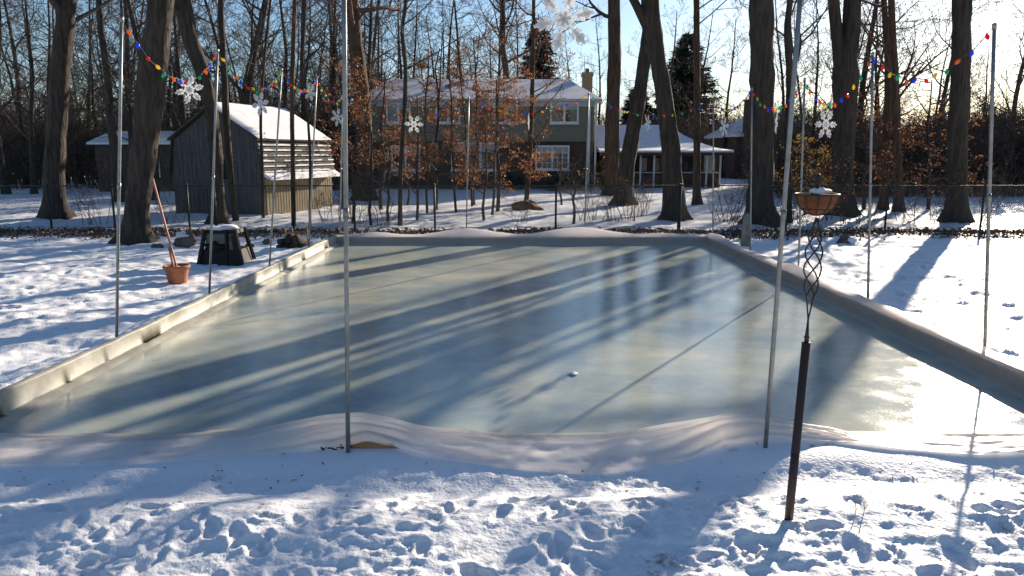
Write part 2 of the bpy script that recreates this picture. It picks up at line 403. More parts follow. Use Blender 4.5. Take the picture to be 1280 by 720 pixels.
def prof_right(s,top):
    hump=np.clip(.07*vn(s*.8+.4,s*0,33)*2+.035,0,.12); t=top-.01+.012*vn(s*1.7,s*0,13); o=s*0
    fl=.42+.2*vn(s*.7,s*0,15)
    return [(-.08+o,o+ICE-.004),(-.04+o,o+ICE+.03),(-.02+o,o+ICE+(t-ICE)*.4),(-.014+o,o+ICE+(t-ICE)*.8),(-.01+o,t-.008),(.02+o,t+.008),(.07+o,t+hump*.5),(.14+o,t+hump),(.24+o,t+hump*.9-.02),(.32+o,t+hump*.4-.05),(fl+.02,o+.17),(fl+.1,o+.10)]
side_liner((XR,YN-.1),(XR,YF+.1),111,420,TOP,prof_right,M['liner'])
def prof_far(s,top):
    x=XR+.1-s   # runs right to left
    H=lambda c,w,h: h*np.exp(-((x-c)/w)**2)
    h=H(1.65,.95,.20)+H(-1.05,.85,.17)+H(-3.3,.5,.08)+H(3.6,.5,.06)+.03*vn(s*1.3,s*0,23)
    t=top-.05+.008*vn(s*2,s*0,25); o=s*0
    return [(-.07+o,o+ICE-.004),(-.03+o,o+ICE+.02),(-.015+o,o+ICE+(t-ICE)*.5),(-.01+o,t-.006),(.03+o,t+.006),(.10+o,t+h*.25),(.22+o,t+h*.7+.01),(.36+o,t+h+.01),(.5+o,t+h*.8),(.68+o,t+h*.4-.06),(.9+o,o+.12),(1.0+o,o+.04)]
side_liner((XR+.1,YF),(XL-.1,YF),121,420,TOP,prof_far,M['liner'])

# ------------------------------------------------------------------ poles, light strings, snowflakes
def pole(bx,by_,bY,tx,ty,label,zt=None,r=.017):
    b=at_y(bx,by_,bY); t=at_y(tx,ty,bY)
    B=Vector(b); T=Vector(t); d=(T-B)
    zg=gz(B.x,B.y)-.05
    Bg=B+d*((zg-B.z)/d.z)
    if zt: T=B+d*((zt-B.z)/d.z)
    root=thing('metal_pole',Bg,label,'pole','metal poles round the rink')
    mb=MB(); mid=(Bg+T)/2
    mb.tube([Bg,Bg.lerp(T,.25),mid,Bg.lerp(T,.75),T],r,10); mb.build('pipe',M['steel'],root)
    c=MB(); dn=(T-Bg).normalized(); c.tube([T-dn*.05,T+dn*.004,T+dn*.01],[r*1.25,r*1.25,r*.6],10); c.build('end_cap',M['steel'],root)
    c=MB(); m2=Bg.lerp(T,.5); c.tube([m2-dn*.035,m2+dn*.035],r*1.22,10); c.build('coupling',M['steel'],root)
    return T
YS_L=[10.9,13.5,16.1]; YS_R=[10.1,12.6,15.1]
L0=pole(146,412,8.2,152,22,'leftmost metal pole, beside the left edge of the rink nearest the camera')
L1=pole(262,358,YS_L[0],272,62,'metal pole beside the left board right of the terracotta pot')
L2=pole(337,329,YS_L[1],352,86,'metal pole beside the left board between the black bin and the log pile')
L3=pole(386,305,YS_L[2],396,96,'metal pole behind the log pile, on the left board near the far corner')
LC=pole(425,292,18.1,428,118,'metal pole at the far left corner of the rink')
B1=pole(583,284,18.15,586,122,'metal pole behind the far edge of the rink on the left liner mound')
B2=pole(731,283,18.15,736,116,'metal pole behind the far edge of the rink on the tall liner mound')
RC=pole(891,294,18.0,892,124,'metal pole at the far right corner of the rink')
R3=pole(938,305,YS_R[2],940,110,'metal pole on the right board overlapping the broadest dark trunk')
R2=pole(998,334,YS_R[1],1006,98,'metal pole on the right board seen just left of the hanging basket')
R1=pole(1085,370,YS_R[0],1091,66,'metal pole on the right board, right of the hanging basket')
R0=pole(1231,435,7.5,1243,30,'rightmost metal pole, beside the right edge of the rink nearest the camera')
N1=pole(435,556,5.22,430,0,'tall metal pole in front of the near liner on the left, beside orange lumber',zt=3.72)
N2=pole(957,555,5.22,1000,0,'tall leaning metal pole in front of the near liner left of the basket stand',zt=3.66)
bulbmesh={}
def bulb_at(p,idx,root):
    nm,m=BULBS[idx]
    if nm not in bulbmesh:
        mb=MB(); mb.lathe((0,0,0),[(.007,.012),(.010,.0),(.016,-.008),(.0195,-.022),(.0175,-.038),(.010,-.052),(.002,-.058)],8)
        me=bpy.data.meshes.new('bulb'); me.from_pydata(mb.v,[],mb.f); me.polygons.foreach_set('use_smooth',[True]*len(me.polygons)); me.materials.append(m); bulbmesh[nm]=me
    o=bpy.data.objects.new('bulb',bulbmesh[nm]); COL.objects.link(o); o.parent=root; o.location=Vector(p)-parent_world(root)
    o.rotation_euler=(rng.gauss(0,.45),rng.gauss(0,.45),0); o['label']=nm+' bulb'; o.scale=(1.1,)*3
bc=0
def string_lights(a,b,sag,label):
    global bc
    a=Vector(a)-Vector((0,0,.03)); b=Vector(b)-Vector((0,0,.03)); L=(b-a).length
    f=lambda t: a.lerp(b,t)-Vector((0,0,sag*4*t*(1-t)+.012*math.sin(t*37)))
    root=thing('string_lights',a,label,'string lights','strings of coloured bulbs round the rink')
    mb=MB(); mb.tube([f(i/40) for i in range(41)],.004,5); mb.build('cord',M['cord'],root)
    n=int(L/.205)
    for i in range(n):
        bulb_at(f((i+.5)/n),bc%5,root); bc+=1
    return f
s0=string_lights(L0,L1,.50,'string of coloured bulbs at far left, above the big leaning trunk and terracotta pot')
s1=string_lights(L1,L2,.42,'string of coloured bulbs between the poles in front of the grey shed')
s2=string_lights(L2,L3,.30,'string of coloured bulbs over the snowy shed roof')
s3=string_lights(L3,LC,.30,'short string of coloured bulbs near the far left corner pole')
s4=string_lights(LC,B1,.50,'string of coloured bulbs in front of the left half of the green house')
s5=string_lights(B1,B2,.38,'string of coloured bulbs in front of the upper windows of the house')
s6=string_lights(B2,RC,.42,'string of coloured bulbs in front of the forked trunks by the snowy low roof')
s7=string_lights(RC,R3,.30,'short string of coloured bulbs near the far right corner pole')
s8=string_lights(R3,R2,.42,'string of coloured bulbs between the broad trunk and the leaning near pole')
s9=string_lights(R2,R1,.50,'string of coloured bulbs above the hanging basket')
s10=string_lights(R1,R0,.40,'string of coloured bulbs at far right, in front of the reddish trunks')
def flake_mb(R_=.2,th=.008):
    mb=MB(); 
    def bar(p,q,w):
        p=Vector((p[0],0,p[1])); q=Vector((q[0],0,q[1])); d=(q-p).normalized(); n=Vector((-d.z,0,d.x))*w/2; y=Vector((0,th/2,0))
        mb.hexa([p-n-y,q-n-y,q-n+y,p-n+y],[p+n-y,q+n-y,q+n+y,p+n+y])
    def dia(c,a,l,w):
        c=Vector((c[0],0,c[1])); d=Vector((math.cos(a),0,math.sin(a))); n=Vector((-d.z,0,d.x)); 
        mb.prism([c-Vector((0,th*.6,0)),c+d*l*.4+n*w-Vector((0,th*.6,0)),c+d*l-Vector((0,th*.6,0)),c+d*l*.4-n*w-Vector((0,th*.6,0))],(0,th*1.2,0))
    for k in range(6):
        a=PI/3*k+PI/6*0+.26; c=math.cos(a); s=math.sin(a)
        bar((0,0),(c*R_,s*R_),.022); dia((c*R_*.55,s*R_*.55),a,R_*.45,.035)
        for fr,ln in ((.45,.30),(.68,.26)):
            for sg in (-1,1):
                an=a+sg*PI/4; p=(c*R_*fr,s*R_*fr); dia(p,an,R_*ln,.022)
        dia((0,0),a+PI/6,R_*.36,.025)
    return mb
def snowflake(c,size,yaw,label,hang,roll=0):
    c=Vector(c); root=thing('snowflake_ornament',c,label,'snowflake ornament','white snowflakes hanging from the light strings')
    mb=flake_mb(size/2); mb.v=[tuple(Vector(v)+c) for v in mb.v]; o=mb.build('flake',M['flake'],root,False)
    o.rotation_euler=(0,roll,yaw)
    t=MB(); t.tube([c+Vector((0,0,size*.3)),Vector(hang)],.0018,4); t.build('hanging_thread',M['flake'],root)
def hangflake(f,t,size,yaw,label,drop=.2,roll=0):
    p=f(t); snowflake((p.x,p.y-.01,p.z-drop),size,yaw,label,p,roll)
hangflake(s0,.60,.36,.15,'white snowflake ornament in front of the curved dark trunk at left',.12)
hangflake(s1,.58,.40,1.15,'narrow edge-on white snowflake over the front of the snowy shed roof',.22)
hangflake(s2,.75,.34,1.0,'white snowflake tilted sideways among the bulbs left of the near left pole',.08,.5)
hangflake(s3,.75,.42,.95,'white snowflake seen half edge-on beside the near left pole',.35)
hangflake(s4,.56,.46,.1,'bright white snowflake in front of the left half of the green house',.12,.3)
hangflake(s5,.50,.42,1.45,'white snowflake seen fully edge-on in front of the thin tree by the house windows',.22)
hangflake(s6,.48,.40,1.0,'small white snowflake between the two leaning forked trunks',.2)
hangflake(s7,.35,.44,.8,'faint white snowflake above the right end of the low snowy roof',.38)
hangflake(s8,.55,.42,1.35,'narrow edge-on white snowflake right of the broad dark trunk',.24)
hangflake(s9,.42,.46,.45,'white snowflake hanging above the hanging basket',.30,.26)
fr=string_lights(N1,N2,.22,'string of coloured bulbs along the top between the two tall near poles')
p=fr(.52); q=at_y(705,24,5.3); snowflake(q,.44,.2,'large sunlit white snowflake against the sky between the two near poles',p)
string_lights((-4.4,5.3,3.7),N1,.2,'string of coloured bulbs high at left, running to the near left pole')
string_lights(N2,(4.9,5.2,3.7),.2,'string of coloured bulbs high at right, running from the leaning near pole')

# ------------------------------------------------------------------ trees
def rv(r): return Vector((r.gauss(0,1),r.gauss(0,1),r.gauss(0,1)))
def branch(mb,r,p,d,L,rad,lev,maxlev,kids,tips=None,up=.12,wob=.22,rmin=.006):
    n=max(3,6-lev); pts=[Vector(p)]; rs=[rad]; d=Vector(d).normalized()
    for i in range(n):
        d=(d+rv(r)*wob*.5+Vector((0,0,up))).normalized()
        pts.append(pts[-1]+d*L/n); rs.append(max(rmin,rad*(1-.78*(i+1)/n)))
    mb.tube(pts,rs,[8,6,4,3,3,3][min(lev,5)],cap=False)
    if tips is not None and lev>=maxlev-1: tips.extend(pts[1:])
    if lev>=maxlev: return
    k=kids[min(lev,len(kids)-1)]
    for j in range(k):
        t=.25+.75*(j+r.random())/k; i=min(n-1,int(t*n)); q=pts[i].lerp(pts[i+1],t*n-i) if i<n else pts[-1]
        ax=(pts[i+1]-pts[i]).normalized(); s=rv(r); s=(s-ax*s.dot(ax)).normalized()
        nd=(ax*r.uniform(.35,.8)+s*r.uniform(.6,.95)).normalized()
        branch(mb,r,q,nd,L*r.uniform(.38,.62)*(1.1-.35*t),max(rmin,rs[i]*r.uniform(.45,.65)),lev+1,maxlev,kids,tips,up,wob*1.15,rmin)
def limbs_on(mb,r,pts,rs,z0,count,Lmax,maxlev,kids,tips=None,up=.1,rmin=.006,taper=.6):
    tot=len(pts)-1
    for j in range(count):
        t=(j+r.random())/count
        z=z0+(pts[-1].z-z0)*t
        i=next((k for k in range(tot) if pts[k].z<=z<=pts[k+1].z),tot-1)
        f=(z-pts[i].z)/max(1e-6,pts[i+1].z-pts[i].z); q=pts[i].lerp(pts[i+1],min(1,max(0,f))); rr=rs[i]
        a=r.uniform(0,2*PI); el=r.uniform(.1,.9)
        d=Vector((math.cos(a),math.sin(a),el))
        branch(mb,r,q,d,Lmax*r.uniform(.55,1)*(1-taper*t),min(rr*.55,max(.02,rr*r.uniform(.25,.5))),1,maxlev,kids,tips,up,.25,rmin)
def leaf_quads(mb,r,tips,n,size,spread,flat=.35):
    for i in range(n):
        c=r.choice(tips)+Vector((r.gauss(0,spread),r.gauss(0,spread),r.gauss(0,spread*flat)))
        a=rv(r).normalized(); b=rv(r); b=(b-a*b.dot(a)).normalized(); s=size*r.uniform(.6,1.3)
        mb.poly([c-a*s,c+b*s*.5,c+a*s,c-b*s*.5])
def trunk_tree(name,label,way,Y,r,mats=('bark','twig'),limbz=5.5,limbs=16,H=14,Lmax=6,fork=None,roots=True,group=None,kids=(5,4,4),maxlev=4,leaves=None,cat='tree',z0=None,extra_low=0):
    """way: list of (px,py,width_px), base first; depth Y of the whole trunk"""
    pts=[]; rs=[]
    for (x,y,w) in way:
        p=Vector(at_y(x,y,Y)); pts.append(p); rs.append(w/2/F*Y)
    g=gz(pts[0].x,Y); pts[0].z=g-.1
    base=pts[0].copy()
    # densify smoothly
    def dens(P,Rr,k=4):
        o=[];q=[]
        for i in range(len(P)-1):
            p0=P[max(i-1,0)];p1=P[i];p2=P[i+1];p3=P[min(i+2,len(P)-1)]
            for j in range(k):
                t=j/k
                o.append(.5*((2*p1)+(-p0+p2)*t+(2*p0-5*p1+4*p2-p3)*t*t+(-p0+3*p1-3*p2+p3)*t**3)); q.append(Rr[i]*(1-t)+Rr[i+1]*t)
        o.append(P[-1].copy()); q.append(Rr[-1]); return o,q
    top=pts[-1]; dr=(pts[-1]-pts[-2]).normalized(); dr=(dr+Vector((0,0,.4))).normalized()
    steps=max(2,int((H-top.z)/1.5)); rt=rs[-1]
    for i in range(steps):
        dr=(dr+Vector((r.gauss(0,.06),r.gauss(0,.06),.05))).normalized()
        pts.append(pts[-1]+dr*((H-top.z)/steps)); rs.append(max(.03,rt*(1-.8*(i+1)/steps)))
    P,Q=dens(pts,rs,6)
    root=thing(name,base,label,cat,group)
    mb=MB()
    k0=len(mb.v); mb.tube(P,Q,14)
    # knobbly surface and root flare
    for i in range(k0,len(mb.v)):
        v=Vector(mb.v[i]); ring=(i-k0)//14; c=P[min(ring,len(P)-1)]; d=v-c
        a=math.atan2(d.y,d.x); hgt=max(0,v.z-g)
        fl=1+.13*float(vn(a*1.6+4+c.x,v.z*1.3,5))*2+.10*float(vn(a*3+9,v.z*3.1+c.x,6))*2
        if roots: fl+= .9*math.exp(-hgt/.22)*(.6+.4*math.cos(a*5+1))+.28*math.exp(-hgt/.8)
        mb.v[i]=(c.x+d.x*fl,c.y+d.y*fl,v.z)
    mb.build('trunk',M[mats[0]],root)
    cb=MB(); tips=[]
    limbs_on(cb,r,P,Q,limbz,limbs,Lmax,maxlev,kids,tips)
    if extra_low: limbs_on(cb,r,P,Q,2.2,extra_low,Lmax*.5,3,(4,3),tips,up=.02)
    if fork:
        for fw in fork:
            fp=[Vector(at_y(x,y,Y)) for x,y,w in fw]; fr_=[w/2/F*Y for x,y,w in fw]
            d=(fp[-1]-fp[-2]).normalized()
            for i in range(4):
                d=(d+Vector((r.gauss(0,.1),r.gauss(0,.1),.12))).normalized(); fp.append(fp[-1]+d*1.6); fr_.append(fr_[-1]*.72)
            a,b=dens(fp,fr_); m2=MB(); m2.tube(a,b,12); m2.build('limb',M[mats[0]],root)
            limbs_on(cb,r,a,b,max(limbz,a[0].z+1),8,Lmax*.8,maxlev,kids,tips)
    cb.build('crown',M[mats[1]],root)
    if leaves:
        lm,n,size,spread=leaves; lb=MB(); low=[t for t in tips]; leaf_quads(lb,r,low,n,size,spread); lb.build('leaves',M[lm],root,False)
    return root
def Yb(y,z=0): return on_z(640,y,z)[1]
r=random.Random(21)
trunk_tree('tree','thick leaning trunk at far left behind the terracotta pot',[(168,302,30),(172,262,27),(179,200,28),(186,140,33),(193,80,34),(202,0,27)],Yb(302),r,limbz=8,limbs=12,H=15,kids=(4,4,3))
trunk_tree('tree','thick dark trunk curving left in front of the grey shed, behind the black bin',[(273,280,17),(272,230,15),(269,180,15),(262,125,16),(252,88,17),(238,48,19),(229,0,18)],Yb(280),r,limbz=6,limbs=14,H=15,kids=(5,4,3))
trunk_tree('tree','slim dark trunk crossing the shed gable next to its black window',[(295,277,8),(289,225,8),(284,170,9),(281,110,8),(278,50,7),(276,0,7)],Yb(277),r,limbz=6,limbs=12,H=13,Lmax=4,roots=False,kids=(4,4,3))
trunk_tree('tree','thin straight trunk in front of the tan side wall of the shed',[(367,281,6),(366,200,5.5),(365,120,5.5),(367,50,5),(368,0,5)],Yb(281),r,('barkwarm','twig'),limbz=6,limbs=12,H=12,Lmax=3.5,roots=False,kids=(4,4,3))
trunk_tree('tree','thin sapling at the shed corner beside the tan wall',[(329,274,4),(328,215,4),(326,150,3.5),(330,80,3),(336,20,3)],Yb(274),r,limbz=5,limbs=10,H=10,Lmax=3,roots=False,kids=(4,3,3))
trunk_tree('tree','thin sapling in front of the right end of the shed',[(387,285,3.5),(388,215,3.5),(385,150,3),(378,90,3),(381,20,3)],Yb(285),r,limbz=5,limbs=10,H=10,Lmax=3,roots=False,kids=(4,3,3))
trunk_tree('tree','big straight trunk with spreading roots between the shed and the green house',[(456,250,22),(456,215,19),(455,150,20),(449,90,18),(443,40,17),(440,0,17)],Yb(250),r,limbz=6,limbs=18,H=18,kids=(5,4,4),mats=('barkwarm','twigred'))
trunk_tree('tree','slim dark tree right of the big rooted trunk, before the left of the house',[(500,281,6),(501,215,6),(505,150,5.5),(507,90,5),(503,40,4.5),(507,0,4.5)],Yb(281),r,limbz=4.5,limbs=18,H=11,Lmax=3.5,roots=False,kids=(5,4,3))
trunk_tree('tree','slim tree with orange leaves growing from the snowy mound before the bay window',[(657,258,7),(661,215,6),(664,150,5.5),(666,80,5),(667,0,4)],Yb(258),r,('barkwarm','twigred'),limbz=1.6,limbs=18,H=12,Lmax=3.2,roots=False,kids=(5,4,3),leaves=('orangeleaf',1500,.05,.14))
trunk_tree('tree','tall straight brown trunk just right of the green house corner',[(765,243,18),(765,180,18),(767,100,16.5),(768,0,14)],Yb(243),r,('barkwarm','twig'),limbz=9,limbs=14,H=20,kids=(4,4,4))
trunk_tree('tree','trunk leaning right behind the forked one, in front of the low snowy roof',[(778,257,22),(784,205,19),(791,165,18),(799,120,17),(806,70,15),(812,10,13)],Yb(256),r,limbz=9,limbs=12,H=18,kids=(4,4,4))
trunk_tree('tree','broad forked trunk leaning left, with flared roots behind the fence',[(843,274,26),(842,240,25),(838,185,23),(832,135,21),(824,85,20),(816,40,22),(812,0,20)],Yb(274),r,limbz=6.6,limbs=12,H=16,kids=(5,4,4),fork=[[(817,48,14),(803,22,11),(792,0,10)]])
trunk_tree('tree','thin straight trunk in front of the right half of the low snowy roof',[(871,257,9),(871,200,8.5),(871,120,8),(871,0,7)],Yb(257),r,('barkwarm','twig'),limbz=7,limbs=14,H=15,Lmax=4.5,kids=(4,4,3))
trunk_tree('tree','broadest dark trunk, straight with wide flared base, left of the leaning near pole',[(951,280,33),(951,240,29),(952,185,27),(952,120,28),(952,60,27),(952,0,27)],Yb(280),r,limbz=7.5,limbs=16,H=17,kids=(5,4,4))
trunk_tree('tree','slim wavy twin-stemmed tree directly behind the leaning near pole',[(987,281,7),(986,235,7),(984,180,8),(987,110,8),(986,70,8),(984,35,8),(988,0,7)],Yb(279),r,limbz=5,limbs=12,H=11,Lmax=3.5,roots=False,kids=(4,4,3),
   fork=[[(984,40,6),(996,62,5.5),(1003,100,5.5),(1001,60,5),(1000,20,5),(1004,0,4)]][:0]+[[(987,100,6),(999,60,5),(997,30,5),(1001,0,4)]])
trunk_tree('tree','thick dark trunk splitting in two at the top, behind the hanging basket',[(1053,272,26),(1053,240,24),(1055,185,24),(1056,120,27),(1057,90,30),(1062,55,20),(1066,0,20)],Yb(270),r,limbz=7,limbs=14,H=16,kids=(5,4,4),fork=[[(1052,92,18),(1047,50,14),(1042,0,13)]])
trunk_tree('tree','slim reddish trunk at the right with twiggy dry growth',[(1104,262,9),(1107,200,9),(1110,120,9),(1109,60,7),(1105,0,6)],Yb(262),r,('barkwarm','twigred'),limbz=3,limbs=18,H=12,Lmax=4,kids=(5,4,3),leaves=('orangeleaf',500,.045,.15))
trunk_tree('tree','slim reddish trunk at the right edge beside its twiggy neighbour',[(1124,266,10),(1122,200,10),(1119,100,8),(1114,0,7)],Yb(264),r,('barkwarm','twigred'),limbz=4,limbs=16,H=13,Lmax=4,kids=(5,4,3))
trunk_tree('tree','stout trunk near the right border of the view behind the fence',[(1196,276,24),(1197,200,22),(1200,100,21),(1203,0,20)],Yb(276),r,limbz=7,limbs=12,H=15,kids=(4,4,3))
trunk_tree('tree','stout trunk near the left border of the view behind the fence',[(70,272,24),(68,200,23),(75,100,22),(84,0,21)],Yb(272),r,limbz=6,limbs=14,H=15,kids=(5,4,3))
trunk_tree('tree','dark tree with rising forked limbs right behind the shed roof',[(312,240,14),(309,180,13),(307,130,12),(313,85,10),(324,40,8),(332,0,7)],38,r,limbz=4.5,limbs=20,H=14,Lmax=5,kids=(5,4,4))
trunk_tree('tree','bare crooked tree rising behind the middle of the house roof',[(634,228,10),(634,150,9),(633,95,8),(628,60,7),(629,30,6),(628,0,6)],56,r,limbz=8.5,limbs=22,H=18,Lmax=7,kids=(5,4,4))

# saplings along the fence
sap_specs=[(441,277,442,150),(464,282,462,120),(486,277,487,170),(509,256,512,160),(521,276,522,120),(534,267,533,60),(543,262,552,40),(570,265,560,60),(605,277,607,150),(615,269,622,100),(702,256,700,190),(590,258,575,70),(717,280,716,205)]
wh=['at the far left of the row','left of the big rooted trunk','beside the slim dark tree','behind the slim dark tree','in front of the left house windows','in front of the left house windows','in front of the left house windows','leaning left before the house','before the middle of the house','before the middle of the house','under the bay window','before the middle of the house','under the bay window']
for i,(bx,by2,tx,ty) in enumerate(sap_specs):
    Y=Yb(by2); b=Vector(at_y(bx,by2,Y)); t=Vector(at_y(tx,ty,Y)); rr=random.Random(300+i)
    b.z=gz(b.x,b.y)-.05
    root=thing('sapling',b,'thin bare sapling with few twigs '+wh[i],'sapling','saplings along the fence')
    n=7; pts=[b.lerp(t,k/n)+Vector((rr.gauss(0,.05),rr.gauss(0,.05),0))*(1 if k else 0) for k in range(n+1)]
    rad=[.045*(1-.75*k/n)+.008 for k in range(n+1)]
    mb=MB(); mb.tube(pts,rad,7); mb.build('trunk',M['bark'],root)
    cb=MB(); tips=[]; limbs_on(cb,rr,pts,rad,b.z+.8,12,1.6,3,(4,3),tips,rmin=.004); cb.build('crown',M['twig'],root)
# beeches that keep their orange leaves
def spray_tree(bx,by2,topy,label,n,seed,spread=2.4,zr=(1.2,5.5),mat_='orangeleaf'):
    Y=Yb(by2); b=Vector(at_y(bx,by2,Y)); b.z=gz(b.x,b.y)-.05; t=Vector(at_y(bx+3,topy,Y)); rr=random.Random(seed)
    root=thing('leafy_tree',b,label,'tree','small trees keeping their dry leaves')
    m=8; pts=[b.lerp(t,k/m)+Vector((rr.gauss(0,.08),rr.gauss(0,.08),0))*(1 if k else 0) for k in range(m+1)]; rad=[.07*(1-.8*k/m)+.01 for k in range(m+1)]
    mb=MB(); mb.tube(pts,rad,8); mb.build('trunk',M['bark'],root)
    cb=MB(); lb=MB()
    for j in range(20):
        tt=(j+rr.random())/20; z=zr[0]+(min(zr[1],t.z)-zr[0])*tt; f=(z-b.z)/(t.z-b.z); p=b.lerp(t,f); a=rr.uniform(0,2*PI)
        tips=[]; branch(cb,rr,p,Vector((math.cos(a),math.sin(a),.12)),spread*(1-.5*tt)*rr.uniform(.6,1),.022,1,3,(5,4),tips,.01,.16,.004)
        tips=[q for q in tips if (q-p).length>.5] or tips
        leaf_quads(lb,rr,tips,n//20,.05,.07,.4)
    cb.build('crown',M['twigred'],root); lb.build('leaves',M[mat_],root,False)
spray_tree(545,262,60,'small tree with layered dry orange leaves before the left house windows',3200,1,2.6)
spray_tree(622,264,80,'small tree with the densest orange leaves, left of the bay window',4600,2,2.8,(1.0,5.0))
spray_tree(592,256,50,'taller twiggy tree with rusty leaves before the middle of the house roof',1700,3,3,(3,8))
spray_tree(476,262,90,'small tree with rusty leaves right beside the big rooted trunk',1000,4,2.2,(1.2,5.5))
spray_tree(428,262,80,'small tree with rusty leaves between the shed and the big rooted trunk',900,5,2.2,(2,6))
spray_tree(1008,268,170,'small tree with yellowish dry leaves left of the hanging basket',900,6,1.6,(.6,3.2),'yellowleaf')
spray_tree(1080,262,110,'small tree with rusty dry leaves right of the hanging basket',1100,7,2.4,(.8,5))
spray_tree(1160,262,100,'small tree with rusty dry leaves between the right border trunks',1100,8,2.6,(.8,5))
# shrubs
def shrub(cx,cy,Y,w,h,label,seed,leaf=None,nl=0,stems=12,cat='shrub',group='bare shrubs along the fence'):
    b=Vector(at_y(cx,cy,Y)); b.z=gz(b.x,Y)-.03; rr=random.Random(seed)
    root=thing('shrub',b,label,cat,group)
    cb=MB(); tips=[]
    for j in range(stems):
        a=rr.uniform(0,2*PI); d=Vector((math.cos(a)*.35,math.sin(a)*.25,1)); p=b+Vector((rr.uniform(-w,w)*.3,rr.uniform(-w,w)*.2,0))
        branch(cb,rr,p,d,h*rr.uniform(.6,1.1),.011,2,4,(4,4,4),tips,.03,.3,.0035)
    cb.build('stems',M['twig'],root)
    if leaf:
        lb=MB(); leaf_quads(lb,rr,tips,nl,.035,.08,1); lb.build('leaves',M[leaf],root,False)
for i,(x,y,w,h,lf,n,lab) in enumerate([
 (735,276,.9,1.5,None,0,'bare twiggy shrub behind the fence right of the middle fence post'),
 (760,278,1,1.4,None,0,'bare twiggy shrub behind the fence below the brown corner trunk'),
 (785,277,1,1.6,'yellowleaf',60,'twiggy shrub with a few yellow leaves, left of the flared forked trunk'),
 (802,270,.6,1.3,None,0,'dense dark twiggy shrub touching the flared roots on the left'),
 (900,278,1,1.5,None,0,'bare twiggy shrub behind the far right corner pole'),
 (925,279,1,1.7,'orangeleaf',60,'twiggy shrub left against the broadest trunk'),
 (978,280,.9,1.6,None,0,'bare twiggy shrub right against the broadest trunk'),
 (1000,278,.9,2.0,'yellowleaf',220,'shrub with yellow leaves behind the leaning near pole'),
 (1030,276,1,2.2,'yellowleaf',260,'shrub with yellow leaves directly behind the hanging basket'),
 (1062,280,1,1.8,'orangeleaf',160,'shrub with rusty leaves just right of the hanging basket'),
 (1095,277,1,1.7,'orangeleaf',160,'shrub with rusty leaves behind the right-hand rink pole'),
 (1135,278,1,1.7,None,0,'bare shrub by the reddish twin trunks'),
 (1170,278,1,1.7,'orangeleaf',120,'shrub with rusty leaves left of the right border trunk'),
 (1235,279,1,1.7,None,0,'bare shrub right of the right border trunk'),
 (917,296,.35,.75,None,0,'small bare shrub in front of the fence, left of the grey stone post'),
 (966,298,.4,.7,None,0,'small bare shrub in front of the fence, right of the grey stone post'),
 (415,278,1,1.2,'deadleaf',100,'low brown shrub at the right end of the shed'),
 (445,281,1,1.3,'deadleaf',120,'low brown shrub in front of the big rooted trunk'),
 (478,282,.8,1.1,None,0,'low bare shrub beneath the slim dark tree'),
 (215,282,1,1.6,None,0,'bare shrub left of the shed gable'),
 (120,282,1,1.6,None,0,'bare shrub near the left border'),
 (650,281,.8,.8,None,0,'low bare shrub in front of the mound tree'),
]):
    shrub(x,y,Yb(y),w,h,lab,500+i,lf,n,stems=10 if h>1 else 7)
def bush(cx,Y,w,h,label,seed,leaf,n):
    p=at_y(cx,230,Y); b=Vector((p[0],Y,gz(p[0],Y))); rr=random.Random(seed)
    root=thing('bush',b,label,'bush','bushes at the foot of the house'); cb=MB(); tips=[]
    for j in range(16):
        a=rr.uniform(0,2*PI); branch(cb,rr,b,Vector((math.cos(a)*w/h,math.sin(a)*.6,1)),h*rr.uniform(.7,1),.02,2,4,(4,4,3),tips,.02,.3,.005)
    cb.build('stems',M['twig'],root); lb=MB(); leaf_quads(lb,rr,tips,n,.07,.12,1); lb.build('leaves',M[leaf],root,False)
bush(700,45.5,1.3,1.1,'dark evergreen bush under the bay window',1,'needle',1500)
bush(752,45.5,1.1,2.0,'tall bush with yellow leaves at the right corner of the house',2,'yellowleaf',500)
bush(640,45.8,1.3,1.0,'dark evergreen bush left of the bay window',3,'needle',1200)
# conifers
def conifer(px,topy,Y,wpx,label,seed):
    t=Vector(at_y(px,topy,Y)); b=Vector((t.x,Y,gz(t.x,Y)-.05)); rr=random.Random(seed); W=wpx/2/F*Y*1.35; H=t.z-b.z
    root=thing('conifer',b,label,'conifer','dark conifers beyond the houses')
    mb=MB(); mb.tube([b,b.lerp(t,.5),t],[.25,.15,.02],8); mb.build('trunk',M['bark'],root)
    cb=MB()
    n=int(300*min(1.6,Y/60))
    for j in range(n):
        f=.12+.88*(j/n); z=b.z+H*f; Lb=W*(1-f)**.75*rr.uniform(.65,1.15)+.25; a=rr.uniform(0,2*PI); p=b.lerp(t,f)
        m=max(4,int(Lb/(.0027*Y)))
        for i in range(m):
            s=(i+1)/m; c=p+Vector((math.cos(a)*Lb*s,math.sin(a)*Lb*s,-.30*Lb*s+.22*Lb*s*s))
            for q in range(6):
                d=Vector((math.cos(a)+rr.gauss(0,.6),math.sin(a)+rr.gauss(0,.6),rr.gauss(-.35,.35))).normalized(); w2=Vector((-d.y,d.x,rr.gauss(0,.5))).normalized()*.0012*Y
                L=.007*Y*rr.uniform(.6,1.3); cb.poly([c-w2,c+w2,c+d*L+w2*.3,c+d*L-w2*.3])
    cb.build('crown',M['needle'],root,False)
conifer(674,24,86,64,'dark conifer rising behind the middle of the house roof',11)
conifer(861,42,100,86,'dark broad conifer behind the low snowy roof',12)
conifer(797,110,92,52,'shorter dark conifer behind the forked trunks',13)

